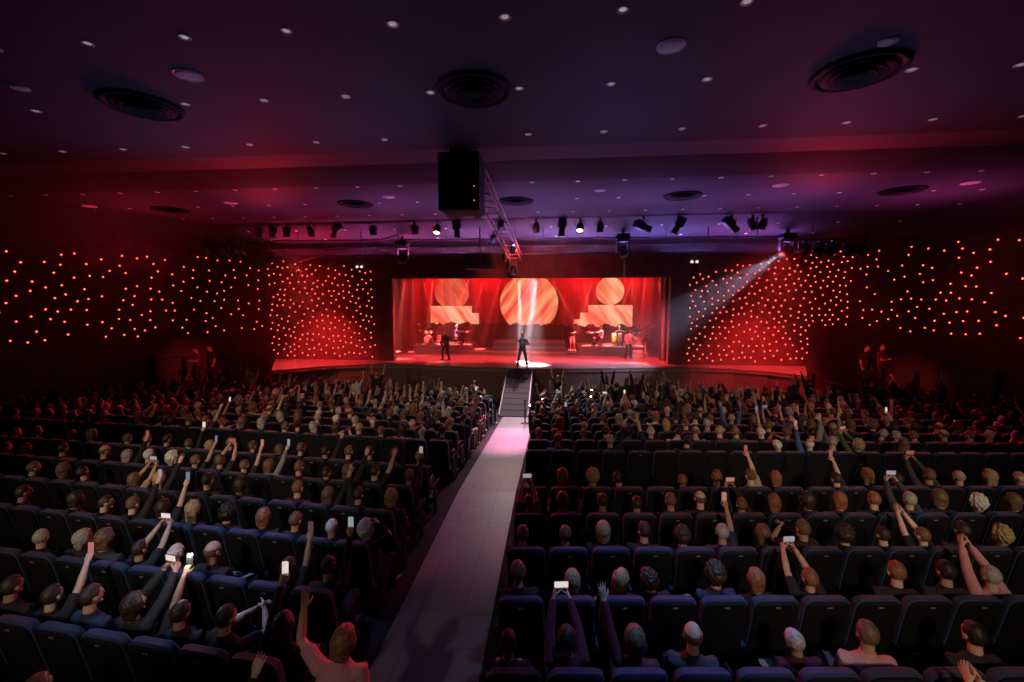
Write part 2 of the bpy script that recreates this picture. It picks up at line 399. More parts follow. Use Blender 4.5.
mk = {'p': par_can, 'c': par_can, 's': profile_spot, 'w': par_can}
cnt = 0
for px, k, rot in FIX:
    cnt += 1; f = mk[k]
    if f not in protos: protos[f] = o = f()
    else: o = dup(protos[f], (0,0,0))
    X = at_y(px, 230, 20.25).x; o.location = (X, 20.25, ceil_z(X, 20.25) - .065)
    s = 1.05; o.scale = (s,s,s)
    b = [c for c in o.children if c.name.startswith('lamp')][0]; b.rotation_euler = rot
    o['label'] = '%s hung at the ceiling edge, %s lamp from the left' % ({'p':'black can lamp','c':'short black can lamp','s':'long black spotlight','w':'warm lit can lamp'}[k], ordinal(cnt))
    if k == 'w':
        l = b.children[0]; l.material_slots[0].link = 'OBJECT'; l.material_slots[0].material = M_litwarm
# lamps clustered at both ends of the pipe
cl = thing('lighting_pipe', 'short black side pipe of lamps high above the right of the stage', 'lighting pipe', (at_y(838,236,21).x, 21, 6.95))
m = MB(); m.cyl((-1.6,0,0),(1.6,0,0),.03,n=10); m.build('pipe', M_blackmetal, cl)
for x in (-1.1, 1.1): m = MB(); m.cyl((x,0,0),(x,0,ceil_z(cl.location.x+x,21)-6.95),.02,n=8); m.build('hanger', M_blackmetal, cl)
for k, (dx, rot) in enumerate(((-1.4,(.4,.5,0)),(-.75,(.5,.3,0)),(-.2,(.3,.8,0)),(.5,(.5,.2,0)),(1.1,(.4,.6,0)))):
    o = dup(protos[par_can], (cl.location.x+dx, 21, 6.95), 0, 'black can lamp on the side pipe right of the stage, %s from its left end' % ordinal(k+1), 'lamps on the right side pipe')
    o.scale = (1.3,)*3; [c for c in o.children if c.name.startswith('lamp')][0].rotation_euler = rot
    [c for c in o.children if c.name.startswith('lamp')][0].children[0].material_slots[0].link = 'OBJECT'
    if k in (0, 3): [c for c in o.children if c.name.startswith('lamp')][0].children[0].material_slots[0].material = M_litred
clx = at_y(222,238,21).x
cl2 = thing('lighting_pipe', 'short black side pipe of lamps high above the left of the stage', 'lighting pipe', (clx, 21, 7.2))
m = MB(); m.cyl((-1.2,0,0),(1.2,0,0),.03,n=10); m.build('pipe', M_blackmetal, cl2)
for x in (-.8, .8): m = MB(); m.cyl((x,0,0),(x,0,ceil_z(clx+x,21)-7.2),.02,n=8); m.build('hanger', M_blackmetal, cl2)
for k, dx in enumerate((-.7, .1, .9)):
    o = dup(protos[par_can], (clx+dx, 21, 7.2), 0, 'black can lamp on the side pipe left of the stage, %s from its left end' % ordinal(k+1), 'lamps on the left side pipe'); o.scale = (1.3,)*3
    b = [c for c in o.children if c.name.startswith('lamp')][0]; b.rotation_euler = (.5,-.4,0); b.children[0].material_slots[0].link = 'OBJECT'
    if k == 2: b.children[0].material_slots[0].material = M_litred
mh = None
for k, (px, py, Y, tilt, lab) in enumerate(((400,250,21.6,(-.25,.2,0),'black moving head lamp below the pipe, left of the opening'),(624,243,21.6,(-.35,-.25,0),'black moving head lamp below the pipe, above the right stage disc'),(791,243,21.6,(-.3,.9,0),'black moving head lamp throwing a pale beam over the right wall'),(513,267,22.3,(-.3,0,0),'small black moving head lamp at the low end of the truss'),(265,257,22.4,(-.3,.3,0),'black moving head lamp before the left star wall'),(228,245,21.2,(-.3,.4,0),'black moving head lamp nearest the left side pipe'))):
    p = at_y(px, py, Y); s = 1.25 if k < 3 else .8
    if mh is None: o = mh = moving_head()
    else: o = dup(mh, (0,0,0))
    o['label'] = lab; o.location = (p.x, Y + .35, p.z + .52 * s); o.scale = (s,s,s)
    [c for c in o.children if c.name.startswith('lamp_head')][0].rotation_euler = tilt
    if k == 3: o.location = (p.x, Y + .2, p.z + .45)
    # drop rod to the ceiling
    m = MB(); m.cyl((0,0,.03),(0,0,(ceil_z(p.x,Y+.35)-.03-o.location.z)/s),.02,n=8); m.build('hanger_rod', M_blackmetal, o)
# sloping truss from the ceiling housing to the stage
a = at_y(474, 172, 12.6); e = at_y(516, 258, 21.5)
ln = (e - a).length
t = thing('lighting_truss', 'red-lit open lattice truss sloping down from the ceiling towards the stage', 'truss', a)
t.rotation_mode = 'QUATERNION'; t.rotation_quaternion = V((0,1,0)).rotation_difference((e - a).normalized())
hw = .28
for sx in (-1, 1):
    for sz in (-1, 1):
        m = MB(); m.cyl((sx*hw,0,sz*.16),(sx*hw,ln,sz*.16),.036,n=8); m.build('chord', M_redtint, t)
m = MB(); n = 16
for i in range(n):
    y0, y1 = ln*i/n, ln*(i+1)/n; z = 1 if i % 2 else -1
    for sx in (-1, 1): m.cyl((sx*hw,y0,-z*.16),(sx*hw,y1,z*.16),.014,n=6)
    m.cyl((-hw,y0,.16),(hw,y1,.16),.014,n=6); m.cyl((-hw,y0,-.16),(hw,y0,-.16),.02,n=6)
m.build('lattice', M_redtint, t)
for f in (.02, .45, .97):
    y = ln*f; p = t.location + t.rotation_quaternion.to_matrix() @ V((0,y,.16)); up = t.rotation_quaternion.inverted() @ V((0,0,1)); h = ceil_z(p.x,p.y) - p.z
    m = MB(); m.cyl(V((0,y,.14)), V((0,y,.16)) + up*h, .018, n=8); m.build('hanger', M_blackmetal, t)
for k, (f, sx) in enumerate(((.2,-.28),(.33,.28),(.5,-.28),(.66,.28),(.8,-.28))):
    p = t.location + t.rotation_quaternion.to_matrix() @ V((sx,ln*f,-.18))
    o = dup(protos[par_can], p, 0, 'black can lamp under the sloping truss, %s from its high end' % ordinal(k+1), 'lamps under the truss'); o.scale = (.8,)*3
    b = [c for c in o.children if c.name.startswith('lamp')][0]; b.rotation_euler = (.9,.3,0); b.children[0].material_slots[0].link = 'OBJECT'
    b.children[0].material_slots[0].material = M_glass
# big black housing on the ceiling
p0, p1 = at_y(438, 180, 10.75), at_y(479, 180, 10.75); zb = at_y(458, 210, 10.75).z
w = p1.x - p0.x
t = thing('projector_housing', 'large black projector box hung from the ceiling above the aisle', 'projector', ((p0.x+p1.x)/2, 11.15, 7.97))
h = 7.97 - zb
m = MB(); m.prism(rrect(w, h - .1, .03, 3, 0, -h), 'y', -.4, .45); m.build('body', M_black, t)
m = MB(); m.box((0,0,-.05), (.5,.5,.1)); m.build('ceiling_mount', M_blackmetal, t)
m = MB(); m.cyl((.2,.44,-h*.6),(.2,.62,-h*.6),.16,n=20); m.build('lens_barrel', M_blackmetal, t)
m = MB(); m.box((-.0,-.41,-h*.75),(w*.7,.03,.25)); m.build('vent_panel', M_blackmetal, t)
for k, (x, z) in enumerate(((.38,-h*.62),(.38,-h*.85))):
    m = MB(); m.lathe([(.001,.0),(.02,.0),(.02,.01),(.001,.014)], 10, Matrix.Rotation(PI/2,4,'X')); o = m.build('indicator', lit('indicator_red', (1,.25,.15), .6), t, True, (x*w,-.4,z))
# projector under the pipe
p = at_y(480, 262, 21.2)
t = thing('projector', 'black box projector hanging on a pole in front of the stage valance', 'projector', (p.x, 21.2, p.z))
m = MB(); m.prism(rrect(1.42,.72,.06,3,0,-.36), 'y', -.45, .45); m.build('body', M_black, t)
m = MB(); m.cyl((.3,.44,0),(.3,.6,0),.14,n=18); m.build('lens_barrel', M_blackmetal, t)
m = MB(); m.cyl((0,0,.34),(0,0,ceil_z(p.x,21.2)-p.z),.035,n=10); m.build('pole', M_blackmetal, t)
m = MB(); m.box((0,0,.38),(.5,.4,.05)); m.build('mount_plate', M_blackmetal, t)
# long thin boom
a, e = at_y(262, 272, 22.8), at_y(397, 235, 20.9)
m = MB(); m.cyl(a, e, .035, n=8); tag(m.build('boom_pipe', mat('boom', (.18,.08,.08), .5)), 'long thin slanting boom pipe across the left star wall', 'pipe')
# twin emergency lamps on the walls
for px, py, w in ((360,267,'left'),(694,262,'right')):
    p = at_y(px, py, 23.99)
    t = thing('emergency_light', 'twin white emergency lamp high on the wall %s of the stage opening' % w, 'emergency light', (p.x, 23.99, p.z))
    m = MB(); m.box((0,-.05,-.12),(.4,.1,.16)); m.build('body', M_black, t)
    for s in (-1, 1): m = MB(); m.lathe([(.001,0),(.06,0),(.075,.04),(.05,.06),(.001,.065)], 14, Matrix.Translation((s*.13,-.05,.0)) @ Matrix.Rotation(PI/2,4,'X')); m.build('lamp', lit('emergency_white', (1,.85,.75), 1.5), t, True)

# ------------------------------------------------------------------ stage set
def screen_mat(name, c0, c1, s, rot, dark=None):
    m = bpy.data.materials.new(name); m.use_nodes = True; nt = m.node_tree; b = nt.nodes['Principled BSDF']
    b.inputs['Base Color'].default_value = (.02,.02,.02,1); b.inputs['Roughness'].default_value = .5
    tc = nt.nodes.new('ShaderNodeTexCoord'); mp = nt.nodes.new('ShaderNodeMapping'); mp.inputs['Rotation'].default_value = (0, rot, 0); m2 = nt.nodes.new('ShaderNodeMapping'); m2.inputs['Scale'].default_value = (1.5, 1, .22); nt.links.new(mp.outputs['Vector'], m2.inputs['Vector'])
    nz = nt.nodes.new('ShaderNodeTexNoise'); nz.inputs['Scale'].default_value = 1.4; nz.inputs['Detail'].default_value = 2
    rp = nt.nodes.new('ShaderNodeValToRGB'); rp.color_ramp.elements[0].position = .40; rp.color_ramp.elements[1].position = .62
    rp.color_ramp.elements[0].color = (*c0,1); rp.color_ramp.elements[1].color = (*c1,1)
    L = nt.links.new; L(tc.outputs['Object'], mp.inputs['Vector']); L(m2.outputs['Vector'], nz.inputs['Vector']); L(nz.outputs['Fac'], rp.inputs['Fac'])
    L(rp.outputs['Color'], b.inputs['Emission Color']); b.inputs['Emission Strength'].default_value = s
    m.cycles.emission_sampling = 'NONE'
    return m
BY = 30.7
M_scr1 = screen_mat('screen_main', (.95,.05,.03), (1,.36,.16), 1.05, -.6)
M_scr2 = screen_mat('screen_left', (.85,.05,.03), (1,.16,.07), .8, .7)
M_scr3 = screen_mat('screen_right', (.9,.14,.06), (1,.44,.22), 1.1, .7)
M_scr4 = screen_mat('screen_block', (.9,.12,.06), (1,.48,.29), 1.1, .7)
M_frame = mat('screen_frame', (.02,.015,.015), .6)
def disc(px, py, rpx, mt, label):
    c = at_y(px, py, BY); r = (at_y(px+rpx, py, BY) - c).x
    t = thing('round_screen', label, 'screen', (c.x, BY, c.z), group='round stage screens')
    m = MB(); m.prism([(r*math.cos(2*PI*i/64), r*math.sin(2*PI*i/64)) for i in range(64)], 'y', -.04, .0); m.build('display', mt, t)
    m = MB(); m.prism([(1.01*r*math.cos(2*PI*i/64), 1.01*r*math.sin(2*PI*i/64)) for i in range(64)], 'y', .0, .12); m.build('backing', M_frame, t)
    m = MB(); m.cyl((0,.06,-r*.9),(0,.06,.76-c.z),.05,n=10); m.build('post', M_frame, t)
disc(529, 303, 29.3, M_scr1, 'large glowing orange round screen at the centre of the stage')
disc(452, 292, 17.2, M_scr2, 'dim red round screen above the blocks on the left of the stage')
disc(610, 291, 14.3, M_scr3, 'bright orange round screen above the right stage blocks')
def block(rects, mt, label):
    t = None
    xs = [at_y(a, 315, BY-.12).x for a, b, c, d in rects]
    c = at_y((rects[0][0]+rects[0][2])/2, rects[0][3], BY-.12)
    t = thing('stepped_screen', label, 'screen', (c.x, BY-.12, c.z), group='stepped stage screens')
    for a, b, x, y in rects:
        p, q = at_y(a, y, BY-.12) - c, at_y(x, b, BY-.12) - c
        m = MB(); m.box(((p.x+q.x)/2,-.02,(p.z+q.z)/2),(q.x-p.x,.04,q.z-p.z)); m.build('display', mt, t)
        m = MB(); m.box(((p.x+q.x)/2,.04,(p.z+q.z)/2),(q.x-p.x,.06,q.z-p.z)); m.build('backing', M_frame, t)
    m = MB(); m.box((0,.04,(.76-c.z)/2),(.3,.05,c.z-.76)); m.build('post', M_frame, t)
block([(431,306,472,326),(472.1,313,479,326)], M_scr4, 'glowing orange stepped screen on the left, behind the drums')
block([(588,305,632.5,328),(580,312.5,587.9,328),(574,319.5,579.9,328)], M_scr4, 'glowing orange stepped screen on the right, behind the keyboard')
# dark skyline cut-outs standing in front of the screens
def cutout(x0, x1, ytop, amp, seed, label):
    r = random.Random(seed); a, e = at_y(x0, ytop, BY-.35), at_y(x1, ytop, BY-.35); n = int((x1-x0)/2.2); poly = [(e.x, .76), (a.x, .76)]
    for i in range(n + 1):
        x = a.x + (e.x-a.x)*i/n; h = a.z + amp*(.5*math.sin(i*.9+seed)+.5*r.uniform(-1,1)); poly.append((x, h))
    m = MB(); m.prism(poly, 'y', BY-.38, BY-.32); tag(m.build('scenery_cutout', mat('cutout_paint', (.14,.04,.035), .8)), label, 'scenery', 'dark scenery cut-outs')
cutout(424, 494, 323, .16, 3, 'dark ragged scenery cut-out below the left stepped screen')
cutout(495, 562, 324, .14, 5, 'dark scalloped scenery cut-out across the foot of the big round screen')
cutout(563, 640, 325, .16, 9, 'dark ragged scenery cut-out below the right stepped screen')
# backdrop and legs
def folds(x0, x1, Y, z0, z1, amp, wl, name, mt, label, kind=None, cat='curtain'):
    n = int((x1-x0)/wl*8); m = MB(); rs = []
    f = [(x0 + (x1-x0)*i/n, Y + amp*math.sin(2*PI*i/8)) for i in range(n+1)]
    bk = [(x, y+.02) for x, y in reversed(f)]
    m.prism(f + bk, 'z', z0, z1); o = m.build(name, mt, None, False); tag(o, label, cat); return o
M_cyc = mat('red_cyc', (.62,.12,.12), .85, noise_amt=.1)
folds(-11.9, 8.9, 31.2, .76, 7.4, .07, .9, 'backdrop_curtain', M_cyc, 'wide red curtain hung across the back of the stage')
M_leg = mat('leg_curtain', (.30,.22,.24), .9)
for k, (a, e, Y) in enumerate(((6.1,7.4,25.4),(7.0,8.6,28.2),(-11.2,-9.75,25.4),(-11.9,-10.8,28.2))):
    folds(a, e, Y, .76, 7.4, .09, .32, 'stage_curtain', M_leg, ['front pleated side curtain at the right of the stage','rear pleated side curtain at the right of the stage','front pleated side curtain at the left of the stage','rear pleated side curtain at the left of the stage'][k])
# risers
M_riser = mat('riser_top', (.35,.25,.25), .4); M_riserface = mat('riser_face', (.30,.27,.28), .6)
RZ, RY = 1.32, 27.4
def riser(x0, x1, y0, y1, z, label, name='stage_riser', nskirt=True):
    t = thing(name, label, 'stage platform', ((x0+x1)/2, y0, .75)); w, d, h = x1-x0, y1-y0, z-.75
    m = MB(); m.box((0,d/2,h-.04),(w,d,.08)); m.build('deck', M_riser, t)
    if nskirt:
        m = MB(); m.prism([(-w/2+.02,.03),(w/2-.02,.03),(w/2-.02,d-.03),(-w/2+.02,d-.03)], 'z', .0, h-.08); m.build('skirt', M_riserface, t)
    m = MB(); m.box((0,-.01,h-.03),(w,.02,.05)); m.build('edge_strip', mat('edge_strip', (.7,.55,.5), .4), t)
rl0, rl1, rc0, rc1, rr0, rr1 = [at_y(px, 350, RY).x for px in (413.5,470,492.5,565.5,578,646)]
riser(rl0, rl1, RY, 30.0, RZ, 'grey fronted platform on the left carrying the drums and keyboard')
riser(rr0, rr1, RY, 30.0, RZ, 'platform on the right carrying the keyboard and percussion')
t = thing('stage_steps', 'wide red-lit flight of three steps at the centre of the stage', 'steps', ((rc0+rc1)/2, 26.9, .75))
for i in range(3):
    w = rc1-rc0; y0 = i*.5; h = .25*(i+1); d = (29.9-26.9) - y0
    m = MB(); m.box((0,y0+d/2,h-.125),(w,d,.25)); s = m.build('step', M_riser, t)
    m = MB(); m.box((0,y0-.01,h-.025),(w,.02,.05)); m.build('nosing', mat('edge_strip', (.7,.55,.5)), s)
for k, (a, e) in enumerate(((rl1+.03, rc0-.03),(rc1+.03, rr0-.03))):
    riser(a, e, 27.2, 29, 1.0, 'low red-lit side step joining the %s platform to the centre steps' % ('left','right')[k], 'side_step')
# ramp from the stage down to the aisle, with edge rails
y1, y0 = 18.15, 21.86; z1 = floor_z(y1) + .013
xa = (-2.30, -1.08)
t = thing('stage_ramp', 'grey plank ramp with pale edges leading from the stage to the aisle', 'ramp', (sum(xa)/2, y1, z1))
w = xa[1]-xa[0]; L_, H_ = y0-y1, .75-z1
m_ramp = mat('ramp_planks', (.09,.075,.09), .85, spec=.1)
m = MB(); m.prism([(0,0),(L_,0),(L_,H_),(0,.03)], 'x', -w/2, w/2); m.build('deck', m_ramp, t)
for s in (-1, 1): m = MB(); m.prism([(0,-.0),(L_,0),(L_,H_+.06),(0,.10)], 'x', s*w/2-.0 if s > 0 else -w/2-.05, w/2+.05 if s > 0 else -w/2); m.build('edge_board', mat('ramp_edge', (.35,.28,.3), .5), t)
m = MB()
for i in range(1, 9): f = i/9; m.box((0,L_*f,.03+(H_-.03)*f+.004),(w*.98,.025,.012))
o = m.build('cleats', mat('ramp_cleat', (.08,.07,.08), .85, spec=.1), t); o['kind'] = 'stuff'
# barrier posts at the foot of the ramp
for k, (px, py) in enumerate(((495.5, 424),(525, 424))):
    p = at_z(px, py, floor_z(17.0))
    t = thing('barrier_post', 'black barrier post on a round foot, %s side of the aisle below the ramp' % ('left','right')[k], 'barrier post', (p.x, p.y, floor_z(p.y)), group='barrier posts')
    m = MB(); m.lathe([(.001,0),(.17,0),(.17,.02),(.05,.045),(.001,.05)], 20); m.build('foot', M_blackmetal, t, True)
    m = MB(); m.cyl((0,0,.03),(0,0,.95),.028,n=12); m.build('post', M_blackmetal, t, True)
    m = MB(); m.lathe([(.028,.9),(.045,.92),(.045,.98),(.02,1.0),(.001,1.0)], 14); m.build('belt_head', M_blackmetal, t, True)

# ------------------------------------------------------------------ instruments
M_drum = mat('drum_shell', (.55,.06,.06), .3); M_skin_d = mat('drum_head', (.8,.78,.74), .5, noise_amt=.05); M_brass = mat('cymbal_brass', (.8,.6,.25), .3, .9); M_chrome = mat('chrome', (.8,.8,.8), .15, .95)
def tripod(t, h, name='stand', r=.28):
    m = MB(); m.cyl((0,0,.05),(0,0,h),.012,n=8)
    for a in range(3): m.cyl((0,0,.28),(r*math.cos(a*2.09+.5),r*math.sin(a*2.09+.5),.01),.01,n=6)
    return m.build(name, M_chrome, t)
def drum(t, r, h, z, tilt=0, loc=(0,0,0), name='shell'):
    M = Matrix.Translation(loc) @ Matrix.Rotation(tilt, 4, 'X')
    m = MB(); m.lathe([(.001,.002),(r,.0),(r,h),(.001,h-.002)], 22, M); s = m.build(name, M_drum, t, True)
    for zz in (0, h): m = MB(); m.lathe([(r*.93,zz-.012),(r+.012,zz-.015),(r+.012,zz+.015),(r*.93,zz+.012)], 22, M); m.build('hoop', M_chrome, s, True)
    m = MB(); m.lathe([(.001,h),(r*.96,h),(r*.96,h+.006),(.001,h+.006)], 22, M); m.build('drum_head', M_skin_d, s)
def drum_kit(x, y, z, side, rz=0):
    R = Matrix.Rotation(rz, 3, 'Z')
    def L(a, b): p = R @ V((a, b, 0)); return (x+p.x, y+p.y, z)
    w = 'on the %s platform' % side
    t = thing('bass_drum', 'red bass drum with pale front skin ' + w, 'drum', L(0,-.25), rz)
    drum(t, .28, .4, 0, PI/2, (0,.2,.3))
    for s in (-1, 1): m = MB(); m.cyl((s*.24,-.1,.25),(s*.36,-.18,.01),.012,n=6); m.build('spur_leg', M_chrome, t)
    for s in (-1, 1):
        drum(t, .14, .16, 0, -.3, (s*.19,.05,.68), 'tom_shell'); m = MB(); m.cyl((s*.05,0,.56),(s*.17,.06,.72),.012,n=6); m.build('tom_arm', M_chrome, t)
    t = thing('floor_tom', 'red floor tom on thin legs ' + w, 'drum', L(.55,.1), rz); drum(t, .2, .36, 0, 0, (0,0,.25))
    for a in range(3): m = MB(); m.cyl((.21*math.cos(a*2.1),.21*math.sin(a*2.1),.5),(.22*math.cos(a*2.1),.22*math.sin(a*2.1),.005),.009,n=6); m.build('leg', M_chrome, t)
    t = thing('snare_drum', 'shallow red snare drum on a stand ' + w, 'drum', L(-.38,.15), rz); drum(t, .17, .13, 0, 0, (0,0,.58)); tripod(t, .58, r=.2)
    for k, (a, b, h, r, tl) in enumerate(((-.75,-.15,1.35,.24,.25),(.62,-.3,1.4,.25,-.25),(1.0,.15,1.2,.22,-.3),(-.75,.3,.85,.18,0))):
        t = thing('cymbal', ['tall brass cymbal on the left end of the drums ','tall brass cymbal before the floor tom ','outer brass cymbal at the right end of the drums ','low brass hi-hat beside the snare '][k] + w, 'cymbal', L(a,b), rz, 'cymbals '+w)
        tripod(t, h); m = MB(); M = Matrix.Translation((0,0,h)) @ Matrix.Rotation(tl,4,'Y')
        m.lathe([(.001,.03),(.035,.028),(.05,.008),(r,-.012),(r,-.018),(.05,0),(.001,.02)], 24, M); m.build('cymbal_disc', M_brass, t, True)
    t = thing('drum_throne', 'round black drum stool ' + w, 'stool', L(0,.62), rz); tripod(t, .34, r=.22); m = MB(); m.lathe([(.001,.33),(.15,.33),(.17,.36),(.15,.4),(.001,.405)], 18); m.build('seat', M_black, t, True)
def keyboard(x, y, z, rz, label, ln=1.25):
    t = thing('keyboard', label, 'keyboard', (x,y,z), rz)
    m = MB(); m.prism([(-.16,.80),(-.16,.85),(.02,.86),(.16,.92),(.16,.80)], 'x', -ln/2, ln/2); m.build('body', mat('keyboard_body', (.25,.23,.24), .4), t)
    m = MB(); m.box((0,-.09,.858),(ln*.92,.12,.02)); m.build('keys', mat('piano_keys', (.8,.78,.75), .3, noise_amt=.05), t)
    for s in (-1, 1):
        m = MB(); m.cyl((s*.4,-.22,.01),(s*.3,.16,.79),.018,n=8); m.cyl((s*.4,.22,.01),(s*.3,-.16,.79),.018,n=8); m.build('stand_leg', M_blackmetal, t)
    m = MB(); m.cyl((-.35,0,.4),(.35,0,.4),.014,n=8); m.build('stand_bar', M_blackmetal, t)
def stool(x, y, z, label):
    t = thing('stool', label, 'stool', (x,y,z)); m = MB(); m.lathe([(.001,.33),(.16,.33),(.18,.36),(.16,.4),(.001,.405)], 18); m.build('seat', M_black, t, True)
    for a in range(4): m = MB(); m.cyl((.1*math.cos(a*1.57+.8),.1*math.sin(a*1.57+.8),.34),(.19*math.cos(a*1.57+.8),.19*math.sin(a*1.57+.8),.005),.014,n=8); m.build('leg', M_chrome, t)
def guitar_at(M, label, col, group='guitars'):
    t = thing('guitar', label, 'guitar', group=group); t.matrix_world = M
    out = []
    for i in range(40):
        a = 2*PI*i/40; r = .19 + .03*math.cos(2*a) - .035*math.cos(a*2)*0 ; w = .15*(1 + .18*math.cos(a)) * (1 - .22*math.exp(-((math.cos(a)-.15)/.28)**2)*1.0)
        out.append((.22*math.cos(a+PI), w*math.sin(a+PI)*1.05))
    m = MB(); m.prism(out, 'y', -.025, .025); m.build('body', mat('guitar_'+label[:6], col, .3), t)
    m = MB(); m.prism([(.15,-.028),(.75,-.022),(.75,.022),(.15,.028)], 'y', -.045, -.02); n_ = m.build('neck', mat('guitar_neck', (.3,.18,.1), .5), t)
    m = MB(); m.prism([(.74,-.03),(.92,-.045),(.92,.035),(.74,.03)], 'y', -.045, -.025); m.build('headstock', mat('guitar_neck', (.3,.18,.1)), t)
    m = MB(); m.box((-.08,-.03,0),(.05,.015,.1)); m.build('bridge', M_chrome, t)
    m = MB(); m.box((.04,-.03,0),(.08,.012,.09)); m.build('pickup', M_black, t)
    return t
def conga(x, y, z, col, label):
    t = thing('conga_drum', label, 'drum', (x,y,z), group='conga drums')
    m = MB(); m.lathe([(.001,.12),(.11,.12),(.16,.4),(.155,.62),(.135,.8),(.001,.8)], 20); m.build('shell', mat('conga_'+label[:7], col, .35), t, True)
    m = MB(); m.lathe([(.001,.8),(.14,.79),(.14,.82),(.001,.825)], 20); m.build('drum_head', M_skin_d, t, True)
    for a in range(3): m = MB(); m.cyl((.1*math.cos(a*2.1),.1*math.sin(a*2.1),.2),(.2*math.cos(a*2.1),.2*math.sin(a*2.1),.005),.012,n=6); m.build('leg', M_chrome, t)
def mic_stand(x, y, z, label, h=1.45):
    t = thing('microphone_stand', label, 'microphone stand', (x,y,z)); tripod(t, h); m = MB(); m.tube([(0,0,h),(0,.1,h+.05),(0,.18,h+.07)],[.014,.016,.03],8); m.build('microphone', M_black, t, True)
dx = lambda px, Y: at_y(px, 345, Y).x
drum_kit(dx(430,28.2), 28.15, RZ+.001, 'left')
keyboard(dx(466,28.0), 27.95, RZ+.001, PI/2*.86+PI, 'pale keyboard on a crossed stand on the left platform')
keyboard(dx(589,28.0), 27.95, RZ+.001, -PI/2*.86+PI, 'long pale keyboard on a crossed stand on the right platform')
KS = [(dx(459,28.1)-.15, 28.05), (dx(599.5,28.1)+.1, 28.05)]
stool(*KS[0], RZ+.001, 'round black stool under the keyboard player on the left platform')
stool(*KS[1], RZ+.001, 'round black stool under the keyboard player on the right platform')
conga(dx(613.5,28.0), 27.8, RZ+.001, (.95,.62,.12), 'amber conga drum at the middle of the right platform')
conga(dx(619.5,28.0), 27.9, RZ+.001, (.4,.1,.06), 'dark red conga drum beside the amber one')
drum_kit(dx(637,28.6), 28.75, RZ+.001, 'right')
mic_stand(dx(573,27.9), 27.55, 1.001, 'microphone stand before the singer on the right side step')
t = thing('stage_monitor', 'white wedge loudspeaker on the stage floor before the right platform', 'loudspeaker', (dx(637,26.9), 26.9, .751))
m = MB(); m.prism([(-.2,0),(.25,0),(.25,.12),(.05,.42),(-.2,.36)], 'x', -.3, .3); m.build('cabinet', M_white, t)
m = MB(); m.box((0,.175,.27),(.5,.02,.02), None); m.build('handle', M_black, t)
t = thing('guitar_stand', 'white guitar stand at the right end of the platforms', 'stand', (dx(645.5,26.6), 26.6, .751))
m = MB(); m.cyl((0,0,.02),(0,.05,.95),.03,n=8); m.build('post', M_white, t)
for a in (-1, 1): m = MB(); m.cyl((0,0,.3),(a*.22,-.15,.0),.025,n=8); m.build('leg', M_white, t)
m = MB(); m.box((0,-.08,.3),(.3,.14,.03)); m.build('cradle', M_white, t)
# ------------------------------------------------------------------ people
SKINS = [mat('skin_light', (.62,.38,.28), .55, noise_amt=.08), mat('skin_tan', (.48,.28,.19), .55, noise_amt=.08), mat('skin_pale', (.7,.47,.37), .55, noise_amt=.08)]
M_lip = mat('lips', (.45,.14,.12), .4); M_eye = mat('eyes', (.05,.03,.03), .2)
HAIRC = {'d': ('dark-haired', (.035,.022,.016)), 'k': ('black-haired', (.014,.012,.012)), 'n': ('brown-haired', (.16,.09,.05)), 'r': ('auburn-haired', (.26,.10,.05)),
         'y': ('blonde', (.40,.28,.13)), 'g': ('grey-haired', (.38,.35,.33)), 'w': ('white-haired', (.72,.68,.63))}
HMATS = {k: mat('hair_' + k, c, .5, noise_amt=.45, scale=45, bump=.6) for k, (n, c) in HAIRC.items()}
TOPC = {'k': ('black', (.018,.017,.02)), 'c': ('charcoal', (.05,.05,.055)), 'v': ('navy', (.02,.03,.08)), 'm': ('maroon', (.09,.012,.025)), 'w': ('white', (.7,.68,.66)), 'g': ('grey', (.25,.25,.26)),
        'p': ('pink', (.6,.28,.30)), 'e': ('green', (.06,.14,.05)), 'b': ('blue', (.05,.12,.28)), 't': ('beige', (.42,.33,.24))}
TMATS = {k: mat('cloth_' + n, c, .85, bump=.3, scale=120) for k, (n, c) in TOPC.items()}
M_trous = mat('trousers_dark', (.022,.022,.028), .85)
M_shoe = mat('shoe_leather', (.02,.018,.018), .4)

